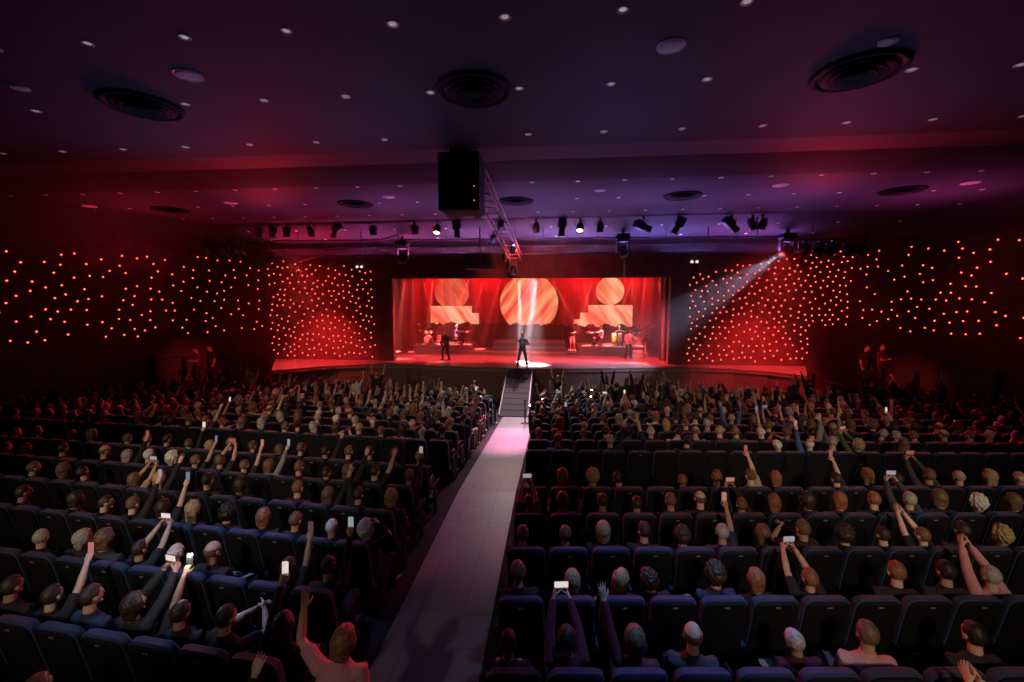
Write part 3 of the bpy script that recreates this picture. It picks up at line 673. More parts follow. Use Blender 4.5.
def headpt(d):
    x, y, z = .080*d.x, .099*d.y, .115*d.z
    t = max(0, -d.z)
    x *= 1 - .30 * t**1.6
    if y < 0: y *= 1 - .42 * t**1.2
    else: y *= 1 - .04 * t
    if d.y > .55 and d.z < .3: y -= .006
    return V((x, y, z))
def ik(a, c, l1, l2, pole):
    d = c - a; L = min(d.length, (l1+l2)*.998); d.normalize(); c = a + d*L
    x = (l1*l1 - l2*l2 + L*L) / (2*L); h = math.sqrt(max(0, l1*l1 - x*x))
    p = pole - a; p = p - d*p.dot(d); p.normalize(); return a + d*x + p*h, c
HAND = {'open': ((6,8,6), 5), 'grip': ((48,55,35), 1), 'relax': ((18,24,16), 2), 'fist': ((75,85,50), .5), 'key': ((25,35,25), 4)}
def hand(mb, M, s, shape):
    (c1,c2,c3), spr = HAND[shape]
    mb.loft([(V((0,0,-.01)), V((.024,0,0)), V((0,.018,0))), (V((0,0,.02)), V((.034,0,0)), V((0,.017,0))), (V((0,0,.06)), V((.041,0,0)), V((0,.015,0))), (V((0,0,.092)), V((.040,0,0)), V((0,.012,0))), (V((0,0,.102)), V((.034,0,0)), V((0,.008,0)))], 12, M)
    for i, (ln, r) in enumerate(((.072,.0082),(.080,.0085),(.074,.0082),(.058,.0072))):
        x = s * (.0315 - .021*i); a = 0; sp = math.radians((1.3 - i*.9) * spr) * s; p = V((x,0,.092)); pts = [V((x*.95,0,.07)), p.copy()]; rad = [r*1.05, r]
        for seg, c in ((.44,c1),(.31,c2),(.25,c3)):
            a += math.radians(c * (1 + .06*i)); d = V((math.sin(sp), math.sin(a)*math.cos(sp), math.cos(a)*math.cos(sp))); p = p + d*ln*seg; pts.append(p.copy()); rad.append(r*(1 - .13*(len(rad)-1)))
        mb.tube(pts, rad, 8, M)
    k = 1 if shape in ('grip','fist') else .45
    mb.tube([V((s*.02,.004,.022)), V((s*.042,.012,.045)), V((s*(.058 - .012*k),.018+.022*k,.072)), V((s*(.064 - .030*k),.022+.034*k,.094))], [.014,.012,.0095,.0075], 8, M)

class Pose:
    def __init__(s, **k): s.__dict__.update(dict(stand=False, lean=V((0,0,0)), head=(0,0,0), wl=V((-.13,.30,.62)), wr=V((.13,.30,.62)), hl='relax', hr='relax', nl=V((0,0,-1)), nr=V((0,0,-1)), pl=V((-.06,-.3,-.6)), pr=V((.06,-.3,-.6)), fl=None, fr=None)); s.__dict__.update(k)
def make_variant(name, P, sleeves=('long','short'), vox=.0062):
    hz = .93 if P.stand else .525
    hip = V((0,0,hz)); ln = P.lean
    def sp(t): return hip + V((0,-.075*t if not P.stand else -.02*t, (.53 if P.stand else .475)*t)) + ln * (max(t, 0)**1.3)
    nb = sp(1.0)
    def torso(mb, off):
        secs = []
        for t, rx, ry in ((-.22,.10,.085),(-.12,.155,.115),(0,.17,.122),(.22,.148,.108),(.45,.158,.115),(.66,.175,.118),(.82,.168,.10),(.92,.12,.078),(1.0,.062,.058)):
            secs.append((sp(t), V((rx+off,0,0)), V((0,ry+off,0))))
        mb.loft(secs, 18)
    hh, hp, hr_ = P.head
    RH = Matrix.Rotation(hh,4,'Z') @ Matrix.Rotation(hp,4,'X') @ Matrix.Rotation(hr_,4,'Y')
    hc = nb + V((0,.02,.05)) + (RH @ V((0,.012,.135)))
    MH = Matrix.Translation(hc) @ RH
    arms = {}
    for s, w, pole, nrm in ((-1, P.wl, P.pl, P.nl), (1, P.wr, P.pr, P.nr)):
        up = w.z > nb.z + .05
        sh = sp(.86) + V((s*(.165 if up else .185), 0, .03 if up else -.005))
        el, wr = ik(sh, V(w), .285, .255, V(pole) + sh)
        z = (wr - el).normalized(); y = (V(nrm) - z*V(nrm).dot(z)).normalized(); x = y.cross(z)
        M = Matrix((x.to_4d(), y.to_4d(), z.to_4d(), (0,0,0,1))).transposed(); M[3][0] = M[3][1] = M[3][2] = 0; M.col[3] = (*wr, 1); M.col[0][3] = M.col[1][3] = M.col[2][3] = 0
        M = Matrix(((x.x,y.x,z.x,wr.x),(x.y,y.y,z.y,wr.y),(x.z,y.z,z.z,wr.z),(0,0,0,1)))
        arms[s] = (sh, el, wr, M)
    legs = {}
    for s, fo in ((-1, P.fl), (1, P.fr)):
        hj = hip + V((s*.09, .0, -.03))
        if P.stand: an = V(fo) if fo else V((s*.12, 0, .085)); kn, an = ik(hj, an, .44, .42, V((s*.1,1,0)) + hj)
        else: kn = V((s*.12, .43, .50)); an = V(fo) if fo else V((s*.12, .44, .09))
        legs[s] = (hj, kn, an)
    mb = MB(); torso(mb, -.004)
    mb.tube([sp(.9), nb + V((0,.0,.03)), hc + RH @ V((0,-.02,-.06))], [.075,.056,.053], 14)
    mb.ball((0,0,0), 1, 26, 18, MH, headpt)
    mb.tube([V((0,.088,.022)), V((0,.106,-.012)), V((0,.112,-.028)), V((0,.094,-.036))], [.009,.011,.0145,.010], 8, MH)       # nose
    mb.ball((0,.084,.030), (.050,.014,.010), 12, 6, MH)                                                                     # brow
    mb.tube([V((-.022,.090,-.058)), V((0,.099,-.057)), V((.022,.090,-.058))], [.006,.0085,.006], 8, MH)                       # lips
    mb.ball((0,.075,-.098), (.026,.022,.018), 10, 6, MH)                                                                    # chin
    for s in (-1, 1):
        mb.ball((s*.082,-.006,-.012), (.012,.022,.032), 10, 7, MH)                                                          # ear
        sh, el, wr, M = arms[s]
        mb.tube([sh + (V((s*-.06,0,-.03))), sh, sh.lerp(el,.35), sh.lerp(el,.8), el, el.lerp(wr,.25), el.lerp(wr,.7), wr], [.06,.058,.050,.042,.040,.042,.033,.027], 12)
        hand(mb, M, -s if True else s, P.hl if s < 0 else P.hr)
        hj, kn, an = legs[s]
        mb.tube([hj, hj.lerp(kn,.3), hj.lerp(kn,.85), kn, kn.lerp(an,.3), kn.lerp(an,.85), an], [.082,.078,.058,.054,.055,.038,.036], 12)
        mb.loft([(an + V((s*.0,-.06,-.05)), V((.025,0,0)), V((0,0,.028))), (an + V((0,-.03,-.045)), V((.036,0,0)), V((0,0,.04))), (an + V((s*.01,.08,-.052)), V((.042,0,0)), V((0,0,.032))), (an + V((s*.015,.155,-.062)), V((.036,0,0)), V((0,0,.02))), (an + V((s*.015,.18,-.066)), V((.02,0,0)), V((0,0,.012)))], 12)
    body = remesh(mb, vox, .16, name + '_body', [SKINS[0], M_lip, M_eye], 2)
    MI = MH.inverted()
    for p in body.polygons:
        c = MI @ p.center
        if c.y > .06 and abs(c.x) < .05:
            if abs(c.x) < .022 and -.066 < c.z < -.050 and c.y > .085: p.material_index = 1
            elif .016 < abs(c.x) < .042 and .004 < c.z < .020: p.material_index = 2
    out = dict(name=name, body=body, MH=MH, arms=arms, P=P)
    for sl in sleeves:
        mb = MB(); torso(mb, .012)
        for s in (-1, 1):
            sh, el, wr, M = arms[s]
            if sl == 'long': mb.tube([sh + V((s*-.06,0,-.03)), sh, sh.lerp(el,.4), el, el.lerp(wr,.5), el.lerp(wr,.93)], [.076,.074,.062,.056,.048,.040], 12)
            else: mb.tube([sh + V((s*-.06,0,-.03)), sh, sh.lerp(el,.3), sh.lerp(el,.68)], [.076,.074,.066,.062], 12)
        mb.loft([(sp(.9), V((.09,0,0)), V((0,.085,0))), (nb + V((0,0,.035)), V((.067,0,0)), V((0,.066,0)))], 14)
        out[sl] = remesh(mb, .012, .35, name + '_top', [TMATS['k']], 2)
    mb = MB()
    mb.loft([(sp(-.24), V((.12,0,0)), V((0,.10,0))), (sp(-.1), V((.172,0,0)), V((0,.13,0))), (sp(.1), V((.170,0,0)), V((0,.124,0)))], 18)
    for s in (-1, 1):
        hj, kn, an = legs[s]
        mb.tube([hj, hj.lerp(kn,.3), hj.lerp(kn,.85), kn, kn.lerp(an,.3), kn.lerp(an,.95)], [.098,.092,.076,.072,.068,.058], 12)
    out['legs'] = remesh(mb, .013, .35, name + '_trousers', [M_trous], 2)
    out['shoes'] = []
    for s in (-1, 1):
        an = legs[s][2]; mb = MB()
        mb.loft([(an + V((0,-.085,-.05)), V((.025,0,0)), V((0,0,.03))), (an + V((0,-.05,-.04)), V((.046,0,0)), V((0,0,.052))), (an + V((s*.01,.06,-.045)), V((.05,0,0)), V((0,0,.045))), (an + V((s*.015,.16,-.058)), V((.046,0,0)), V((0,0,.03))), (an + V((s*.015,.215,-.066)), V((.026,0,0)), V((0,0,.018)))], 14)
        out['shoes'].append(mb.mesh(name + '_shoe', M_shoe, True))
    return out

def hair_mesh(kind):
    mb = MB(); r = random.Random(kind)
    def nz(d, f): return noise.noise(V((d.x*f + 3, d.y*f, d.z*f*.45)))
    def fn(d):
        p = headpt(d); n = p.normalized()
        crown = d.z > .40 + .35 * max(0, d.y)
        back = d.y < .30 and d.z > (-.52 if kind != 'bald' else -.45)
        side_cut = abs(d.x) > .72 and d.y > -.45 and d.z < .02
        if kind in ('short', 'bald', 'bun', 'tail'): on = (crown or back) and not side_cut
        else: on = crown or (d.y < .38 and d.z > -.75)
        if kind == 'bald': on = back and d.z < .38 and not side_cut and d.y < .25
        th = {'short':.013,'bald':.010,'bun':.010,'tail':.011,'bob':.026,'long':.024,'curly':.040}[kind]
        if not on: th = -.012
        else: th *= 1 + (.35 if kind != 'curly' else .75) * nz(d, 9 if kind != 'curly' else 6) ; th += .003*nz(d, 26)
        return p + n * th
    mb.ball((0,0,0), 1, 40, 26, None, fn)
    if kind == 'bun': mb.ball((0,-.115,.055), (.042,.036,.042), 14, 9)
    if kind == 'tail': mb.tube([(0,-.09,.05),(0,-.135,.03),(0,-.145,-.06),(0,-.125,-.17),(0,-.115,-.24)], [.018,.03,.034,.028,.010], 10)
    if kind in ('bob', 'long'):
        bot = -.13 if kind == 'bob' else -.30; secs = []
        for f in (0,.3,.6,.85,1):
            z = .0 + (bot-.0)*f; w = .100 - .022*f*f if kind == 'bob' else .100 + .01*f*(1-f); t = .060 - .014*f - (.008 if kind == 'long' else 0)*f
            secs.append([V((w*math.cos(a)*(1+.05*noise.noise(V((math.cos(a)*5,f*2,1)))), -.045 - .012*f + t*math.sin(a)*(1 if math.sin(a) < 0 else .55), z)) for a in [2*PI*j/28 for j in range(28)]])
        mb.rings(secs)
        return remesh(mb, .007, .35, 'hair_' + kind, [HMATS['d']], 2)
    return remesh(mb, .006, .35, 'hair_' + kind, [HMATS['d']], 1)
HAIRS = {c: hair_mesh(k) for c, k in {'s':'short','b':'bald','B':'bob','l':'long','u':'bun','c':'curly','t':'tail'}.items()}
HAIRN = {'s':'short','b':'balding','B':'bobbed','l':'long','u':'bun','c':'curly','t':'ponytail'}

up = V((0,1,.3)); inw = V((1,0,0))
PO = {
 'rest': Pose(), 'rest2': Pose(head=(.35,.05,0), lean=V((.03,.02,0))), 'rest3': Pose(head=(-.4,-.06,0), lean=V((-.04,.03,0))),
 'lean': Pose(lean=V((-.09,.07,-.01)), head=(.3,.1,-.28), wl=V((-.28,.2,.66))), 'lean2': Pose(lean=V((.09,.07,-.01)), head=(-.3,.1,.28), wr=V((.28,.2,.66))),
 'phoneR': Pose(wr=V((.16,.24,1.42)), hr='grip', nr=V((-.2,1,0)), pr=V((.6,.5,-.6))), 'phoneL': Pose(wl=V((-.16,.24,1.42)), hl='grip', nl=V((.2,1,0)), pl=V((-.6,.5,-.6))),
 'film': Pose(wr=V((.085,.33,1.32)), wl=V((-.085,.33,1.32)), hr='grip', hl='grip', nr=V((-1,.3,0)), nl=V((1,.3,0)), pr=V((.8,.2,-.6)), pl=V((-.8,.2,-.6)), head=(0,.08,0)),
 'waveR': Pose(wr=V((.30,.14,1.48)), hr='open', nr=V((-.2,1,0)), pr=V((.9,.2,-.3))), 'waveL': Pose(wl=V((-.30,.14,1.48)), hl='open', nl=V((.2,1,0)), pl=V((-.9,.2,-.3))),
 'armsup': Pose(wr=V((.27,.12,1.53)), wl=V((-.27,.12,1.53)), hr='open', hl='open', nr=V((-.4,1,0)), nl=V((.4,1,0)), pr=V((.9,.2,-.3)), pl=V((-.9,.2,-.3)), head=(0,.1,0)),
 'claphigh': Pose(wr=V((.05,.30,1.40)), wl=V((-.05,.30,1.40)), hr='open', hl='open', nr=V((-1,.1,0)), nl=V((1,.1,0)), pr=V((1,.2,-.4)), pl=V((-1,.2,-.4))),
 'clap': Pose(wr=V((.06,.36,.98)), wl=V((-.06,.36,.98)), hr='open', hl='open', nr=V((-1,.1,0)), nl=V((1,.1,0)), pr=V((1,-.2,-.5)), pl=V((-1,-.2,-.5))),
 'headhand': Pose(wr=V((.17,.02,1.26)), hr='relax', nr=V((-1,0,0)), pr=V((1,-.1,-.1)), head=(0,.05,-.1)),
 'standup': Pose(stand=True, wr=V((.30,.12,1.98)), wl=V((-.27,.15,1.95)), hr='open', hl='open', nr=V((-.4,1,0)), nl=V((.4,1,0)), pr=V((.9,.2,-.3)), pl=V((-.9,.2,-.3))),
 'standwaveL': Pose(stand=True, wl=V((-.30,.22,1.80)), hl='open', nl=V((.2,1,0)), pl=V((-.9,.2,-.5)), wr=V((.22,.10,.88)), pr=V((.5,-1,0)), nr=V((-1,0,0)), lean=V((.08,.06,-.02)), head=(-.2,.1,.2)),
 'standphone': Pose(stand=True, wr=V((.16,.26,1.86)), hr='grip', nr=V((-.2,1,0)), pr=V((.6,.5,-.6)), wl=V((-.22,.05,.86)), pl=V((-.5,-1,0)), nl=V((1,0,0))),
 'stand': Pose(stand=True, wr=V((.24,.04,.86)), wl=V((-.24,.04,.86)), pr=V((.5,-1,0)), pl=V((-.5,-1,0)), nr=V((-1,0,0)), nl=V((1,0,0))),
 'standfold': Pose(stand=True, wr=V((-.08,.22,1.15)), wl=V((.08,.20,1.12)), pr=V((.8,-.3,-.6)), pl=V((-.8,-.3,-.6)), nr=V((0,-1,0)), nl=V((0,-1,0))),
 'singer': Pose(stand=True, wr=V((.04,.20,1.45)), wl=V((-.10,.26,1.22)), hr='fist', hl='grip', nr=V((-1,0,0)), nl=V((1,0,.2)), pr=V((1,-.2,-.6)), pl=V((-1,-.2,-.6)), fl=V((-.22,-.05,.085)), fr=V((.24,.06,.085))),
 'guitar': Pose(stand=True, wr=V((.10,.22,.98)), wl=V((-.42,.26,1.12)), hr='relax', hl='grip', nr=V((-.3,-1,0)), nl=V((.2,-1,.3)), pr=V((1,-.4,-.3)), pl=V((-.8,.2,-.8)), fl=V((-.20,-.02,.085)), fr=V((.2,.08,.085)), head=(.25,-.15,0)),
 'keys': Pose(wr=V((.16,.42,.86)), wl=V((-.16,.42,.86)), hr='key', hl='key', pr=V((1,-.5,-.2)), pl=V((-1,-.5,-.2)), head=(.1,-.15,0), lean=V((0,.06,0))),
 'drum': Pose(wr=V((.28,.36,.98)), wl=V((-.22,.40,.88)), hr='fist', hl='fist', pr=V((1,-.5,-.2)), pl=V((-1,-.5,-.2)), lean=V((0,.04,0))),
}
VAR = {k: make_variant(k, p) for k, p in PO.items()}
M_phone = mat('phone_body', (.02,.02,.022), .3)
SCR = [mat('phone_screen_%d' % i, (.02,.02,.02), .2, emit=c, estr=s, sample=False) for i, (c, s) in enumerate((((.8,.8,.9),.35),((1,.4,.35),.4),((.5,.7,1),.25),((1,.85,.8),.75),((1,.25,.2),.3),((.6,.3,.3),.15)))]
M_flash = mat('phone_torch', (1,1,1), .3, emit=(1,.97,.9), estr=40, sample=False)
def set_mat(o, m, i=0): o.material_slots[i].link = 'OBJECT'; o.material_slots[i].material = m
PH = {}
def phone_proto():
    t = thing('phone', 'x', 'phone', group='phones held up by the audience')
    m = MB(); m.prism(rrect(.076,.158,.012,3), 'y', -.0045, .0045); b = m.build('phone_body', M_phone, t)
    m = MB(); m.prism(rrect(.069,.146,.008,3,0,.006), 'y', -.0056, -.0045); m.build('screen', SCR[0], t)
    m = MB(); m.prism(rrect(.026,.03,.006,2,-.02,.122), 'y', .0045, .0062); m.build('camera_bump', M_phone, t)
    return t
def torch_proto():
    t = phone_proto(); t['label'] = 'x'
    m = MB(); m.lathe([(.001,.0),(.017,.0),(.015,.008),(.006,.012),(.001,.013)], 10, Matrix.Translation((.0,.006,.13)) @ Matrix.Rotation(-PI/2,4,'X')); m.build('torch_light', M_flash, t, True)
    return t
def place_phone(root, v, kind, label, torch=False):
    P = v['P']; sc = root.scale[0]
    if kind == 'film': p = (v['arms'][-1][2] + v['arms'][1][2]) / 2 + V((0,.03,.14)); R = Matrix.Rotation(PI/2, 4, 'Y'); p = p + V((-.079,0,0)); up_ = Matrix.Translation(p) @ R
    else:
        s = 1 if kind == 'R' else -1; M = v['arms'][s][3]; p = M @ V((0,.030,.085)); up_ = Matrix.Translation(p) @ Matrix.Rotation(-.12, 4, 'X')
    if torch: up_ = up_ @ Matrix.Rotation(PI, 4, 'Z')
    key = 'torch' if torch else 'phone'
    if key not in PH: PH[key] = o = torch_proto() if torch else phone_proto()
    else: o = dup(PH[key], (0,0,0))
    W = Matrix.LocRotScale(root.location, root.rotation_euler, root.scale) @ up_
    if torch and root.location.y < 9:
        l = bpy.data.lights.new('phone_torch', 'POINT'); l.energy = 3.0; l.color = (1,.95,.88); l.shadow_soft_size = .02
        q = bpy.data.objects.new('phone_torch', l); COL.objects.link(q); q.location = W @ V((0,.06,.13))
    o.location = W.translation; o.rotation_euler = W.to_euler(); o['label'] = label
    scr = [c for c in o.children if c.name.startswith('screen')][0]; set_mat(scr, rnd.choice(SCR))
    return o
def person(v, loc, rz, hair, hc, top, sl, skin, sc, label, group=None, full=True, shoes=False):
    t = thing('person', label, 'person', loc, rz, group); t.scale = (sc,sc,sc)
    b = link('body', v['body'], t); set_mat(b, SKINS[skin])
    if hair: h = link('hair', HAIRS[hair], t); h.matrix_local = v['MH']; set_mat(h, HMATS[hc])
    s = link('shirt', v[sl], t); set_mat(s, TMATS[top])
    if full: link('trousers', v['legs'], t)
    if shoes:
        for m in v['shoes']: link('shoe', m, t)
    return t

# ------------------------------------------------------------------ seats
M_blue = mat('seat_fabric_blue', (.018,.038,.095), .75, bump=.4, scale=150, sheen=.08)
M_shell = mat('seat_shell', (.009,.009,.011), .6, spec=.25); M_plate = mat('number_plate', (.75,.73,.7), .25, .8)
def seat_back_outline(w, h, z0, r): 
    return [(x, z) for x, z in rrect(w, h, r, 6, 0, z0)]
SH = Matrix(((1,0,0,0),(0,1,-.19,-.10),(0,0,1,0),(0,0,0,1)))   # backrest reclines
def seat_proto():
    t = thing('theatre_seat', 'x', 'seat', group='blue theatre seats')
    m = MB()
    o0 = seat_back_outline(.50,.71,.42,.09); o1 = seat_back_outline(.46,.67,.44,.08)
    m.rings([[V((x,.02,z)) for x, z in o1], [V((x,-.005,z)) for x, z in o0], [V((x,-.07,z)) for x, z in o0], [V((x,-.085,z)) for x, z in o1]], SH); m.build('backrest', M_blue, t)
    m = MB(); o0 = seat_back_outline(.475,.77,.33,.08); o1 = seat_back_outline(.43,.73,.35,.07)
    m.rings([[V((x,-.086,z)) for x, z in o0], [V((x,-.10,z)) for x, z in o0], [V((x,-.112,z)) for x, z in o1]], SH); m.build('back_shell', M_shell, t)
    m = MB(); m.prism(rrect(.06,.022,.006,2,0,1.035), 'y', -.118, -.1125, SH); m.build('number_plate', M_plate, t)
    m = MB(); m.prism([(-.13,.29),(-.13,.355),(.24,.365),(.29,.35),(.28,.30),(.2,.28)], 'x', -.235, .235); m.build('seat_cushion', M_blue, t)
    m = MB(); m.prism([(-.25,.60),(-.25,.64),(.2,.65),(.24,.62),(.2,.60)], 'x', .262, .298); m.prism([(-.12,.0),(-.12,.6),(.02,.6),(.06,.0)], 'x', .27, .29); m.build('armrest', M_shell, t)
    m = MB(); m.box((0,.03,.145),(.07,.10,.28)); m.box((0,.02,.012),(.3,.3,.024)); m.build('pedestal', M_shell, t)
    return t
seat0 = seat_proto()
def simple_seat():
    m = MB()
    o0 = seat_back_outline(.50,.71,.42,.09); m.rings([[V((x,.02,z)) for x, z in o0], [V((x,-.085,z)) for x, z in o0]], SH); m.prism([(-.13,.29),(-.13,.355),(.24,.365),(.28,.29)], 'x', -.235, .235)
    m.mi = 1; o0 = seat_back_outline(.475,.77,.33,.08); m.rings([[V((x,-.086,z)) for x, z in o0], [V((x,-.112,z)) for x, z in o0]], SH)
    m.box((0,.0,.19),(.07,.10,.38)); m.box((.28,0,.32),(.03,.3,.64)); return m
SIMP = simple_seat()
REAR = {'L': [2.44,3.39,4.34,5.30,6.2,7.1,8.05], 'R': [2.52,3.47,4.42,5.38,6.3,7.24]}
FRONT = {'L': [9.72 + .915*k for k in range(10)], 'R': [9.14 + .915*k for k in range(11)]}
SL = {'L': -.08, 'R': .098}
def rowY(side, b, X): return b + SL[side] * (X - AX)
def seatX(side, k): return -.36 + .56*k if side == 'R' else -2.68 - .56*k
seats = []
for side in 'LR':
    for zone, rows in (('rear', REAR[side]), ('front', FRONT[side])):
        for ri, b in enumerate(rows):
            for k in range(34):
                X = seatX(side, k); Y = rowY(side, b, X) + .27
                if not (wall_xl(Y) + 1.9 < X < wall_xr(Y) - 1.9): continue
                px, py = proj((X, Y, floor_z(Y) + 1.0))
                if px < -25 or px > 1049 or py > 800: continue
                if Y > 19.6: continue
                if Y > 17.6 and abs(X - AX) < 1.5: continue
                seats.append(((V((X, Y, floor_z(Y))) - CP).length, side, zone, ri, k, X, Y))
seats.sort()
BLK = {'L': 'left', 'R': 'right'}
n_ind = 0; rest = MB()
for d, side, zone, ri, k, X, Y in seats:
    rz = SL[side] if side == 'R' else SL[side]
    if n_ind < 295:
        o = seat0 if n_ind == 0 else None
        lab = 'dark blue theatre seat, %s from the aisle, %s row of the %s %s block' % (ordinal(k+1), ordinal(ri+1), BLK[side], zone)
        if o is None:
            if d < 10.9: o = dup(seat0, (0,0,0))
            else:
                if 'simp_me' not in globals(): simp_me = SIMP.mesh('theatre_seat', [M_blue, M_shell])
                o = link('theatre_seat', simp_me); o['category'] = 'seat'
        o.location = (X, Y, floor_z(Y) + .002); o.rotation_euler = (0,0,rz); o['label'] = lab; o['group'] = 'blue theatre seats'; n_ind += 1
    else:
        M = Matrix.Translation((X, Y, floor_z(Y))) @ Matrix.Rotation(rz, 4, 'Z'); b0 = len(rest.v)
        rest.v += [tuple(M @ V(q)) for q in SIMP.v]; rest.f += [tuple(b0+i for i in f) for f in SIMP.f]; rest.m += SIMP.m
tag(rest.build('theatre_seating', [M_blue, M_shell]), 'distant rows of dark blue theatre seats nearest the stage', 'seats', None, 'stuff')

# ------------------------------------------------------------------ audience: near rows one by one, (pixel column of the head, pose, hair, hair colour, top)
NEAR = {
('L',0): '38:rest:s:n:k 120:rest:s:d:k 203:waveR:s:d:k',
('L',1): '5:rest:s:d:k 28:phoneR:s:d:k 60:rest:s:d:v 98:film:B:d:k 160:phoneL:s:d:k* 222:clap:s:d:k 280:phoneL:l:d:k',
('L',2): '33:rest2:s:g:k 75:lean2:B:g:k 108:rest:B:n:c 143:film:s:d:k 180:rest:b:w:c 211:rest:b:n:k 285:phoneR:B:d:k 326:phoneR:s:k:k',
('L',3): '20:rest:s:d:k 62:rest:B:d:v 100:rest3:s:d:k 122:phoneR:s:n:k 147:phoneR:B:d:k 175:rest:l:y:k 225:rest:c:k:k 262:rest:B:r:k 294:rest:s:n:k 338:rest:s:w:c 382:headhand:c:w:k',
('L',4): '24:rest:s:n:v 60:rest2:B:n:k 90:lean:s:d:k 132:film:B:n:t 168:waveR:l:y:k 205:rest:s:d:k 240:rest3:B:d:k 300:rest:s:r:m 330:waveR:l:n:k 362:waveL:s:d:k 411:rest:B:y:m',
('L',5): '8:rest:s:r:k 23:rest:B:n:k 60:rest:s:d:k 96:rest:b:n:k 116:phoneR:B:g:k 144:rest:s:w:k 162:rest:c:w:b 187:phoneR:s:n:k 215:film:s:n:k 241:phoneR:s:n:k 265:phoneR:B:n:g 300:rest:s:n:m 326:rest:s:d:k 345:waveR:l:n:k 372:waveR:s:d:k 412:phoneR:s:n:c',
('L',6): '10:rest:s:r:k 37:rest:B:r:k 67:rest2:B:n:k 96:rest:B:n:k 125:rest:s:n:k 141:rest:s:r:k 160:rest:s:d:v 184:phoneR:s:n:k 203:rest:B:y:k 230:rest:s:n:k 251:rest:s:n:k 280:rest:B:n:k 301:rest:s:n:m 330:waveR:s:d:k 348:rest:s:n:k 362:rest:s:d:k 385:rest:B:d:k 415:rest:s:g:c',
('R',0): '560:rest:s:k:k 1005:claphigh:s:d:w',
('R',1): '495:rest:s:d:k 553:film:s:d:m 645:waveL:B:n:m 697:rest:b:n:c 815:lean:s:g:m 872:rest:s:n:p 960:rest:s:k:k',
('R',2): '517:rest:s:n:k 573:rest:B:y:k 600:lean2:B:y:k 624:lean:c:d:k 660:rest:b:n:m 720:rest:c:d:v 758:rest:B:r:k 812:film:s:r:k 892:rest:s:r:k 950:rest:s:k:k 990:claphigh:s:g:p',
('R',3): '517:rest:s:n:k 565:rest:s:n:k 604:rest:B:y:k 638:rest2:s:d:k 658:rest:c:d:k 682:rest:s:n:k 722:phoneR:s:g:v 745:rest:B:n:k 782:clap:s:n:k 803:film:s:r:k 848:rest:c:d:k 886:rest:s:d:k 910:claphigh:s:n:k 990:rest:c:y:e 960:rest:s:d:k',
('R',4): '528:film:s:n:k 562:rest:B:n:k 605:rest:s:d:m 640:rest:s:d:k 671:rest:s:n:k 700:rest:b:n:k 745:film:s:n:k 776:rest:B:r:k 808:rest2:B:d:k 834:rest:B:r:m 870:rest:s:r:k 906:film:s:g:c 938:rest3:B:n:k 975:rest:c:w:k 1003:rest:B:n:k',
('R',5): '530:rest:s:r:k 562:rest:B:r:k 593:rest:c:y:e 625:lean:s:d:k 680:rest:s:r:k 718:rest:s:r:k 752:phoneR:s:n:t 777:rest:B:r:k 826:phoneR:s:d:k 862:rest:B:r:k 886:rest:s:d:v 914:film:s:n:c 954:rest:b:g:k 985:rest:l:y:k 1012:rest:b:w:k',
}
POSEN = {'rest':'seated','rest2':'seated looking left','rest3':'seated looking right','lean':'leaning left','lean2':'leaning right','phoneR':'raising phone','phoneL':'raising phone','film':'filming by phone','waveR':'waving an arm','waveL':'waving an arm','armsup':'both arms up','claphigh':'clapping overhead','clap':'clapping','headhand':'touching hair','standup':'standing arms up','standphone':'standing with phone'}
people = []; taken = set()
for (side, ri), txt in NEAR.items():
    for e in txt.split():
        f = e.rstrip('*').split(':'); px = float(f[0]); X = 0.0; b = REAR[side][ri]
        lo, hi = -15.0, 15.0
        for _ in range(40):
            X = (lo+hi)/2; Y = rowY(side, b, X) + .27
            if proj((X, Y - .04, 1.27))[0] < px: lo = X
            else: hi = X
        k = round((X + .36)/.56) if side == 'R' else round((-2.68 - X)/.56)
        k = max(k, 0)
        if (side, ri, k) in taken: k += 1 if (X < seatX(side, k)) == (side == 'L') else -1
        k = max(k, 0)
        if (side, ri, k) in taken: continue
        taken.add((side, ri, k)); X = seatX(side, k) + max(-.05, min(.05, X - seatX(side, k))); Y = rowY(side, b, X) + .27
        people.append([side, 'rear', ri, k, X, Y, f[1], f[2], f[3], f[4], e.endswith('*')])
r2 = random.Random(21)
for d, side, zone, ri, k, X, Y in seats:
    if zone != 'front': continue
    nrow = len(FRONT[side]); q = ri / nrow
    px, py = proj((X, Y, 0))
    if ri == 0 and side == 'R' and r2.random() < .45: continue
    if r2.random() > .96: continue
    a = .16 + .50 * q; u = r2.random()
    if u < a:
        pose = r2.choice(['phoneR','phoneL','film','waveR','waveL','armsup','claphigh','phoneR','film'] + (['standup','standphone','armsup'] if q > .6 else []))
    else: pose = r2.choice(['rest','rest','rest2','rest3','lean','lean2','clap','rest'])
    hair = r2.choice('sssssBBBlcbbut'); hc = r2.choice('ddknnnrryyggw') if hair != 'b' else r2.choice('gwn')
    top = r2.choice('kkkkkkccvvmwggpebt')
    people.append([side, 'front', ri, k, X + r2.uniform(-.05,.05), Y + r2.uniform(-.02,.03), pose, hair, hc, top, r2.random() < .25])
people.sort(key=lambda p: p[4]**2 + p[5]**2)
def lowres(me, ratio, name):
    o = link('tmp', me); d = o.modifiers.new('d', 'DECIMATE'); d.ratio = ratio
    out = bpy.data.meshes.new_from_object(o.evaluated_get(bpy.context.evaluated_depsgraph_get())); bpy.data.objects.remove(o)
    v = np.empty(len(out.vertices)*3); out.vertices.foreach_get('co', v); fs = [tuple(p.vertices) for p in out.polygons]; bpy.data.meshes.remove(out); return v.reshape(-1,3), fs
LOW = {}
def low(key, me, ratio):
    if key not in LOW: LOW[key] = lowres(me, ratio, str(key))
    return LOW[key]
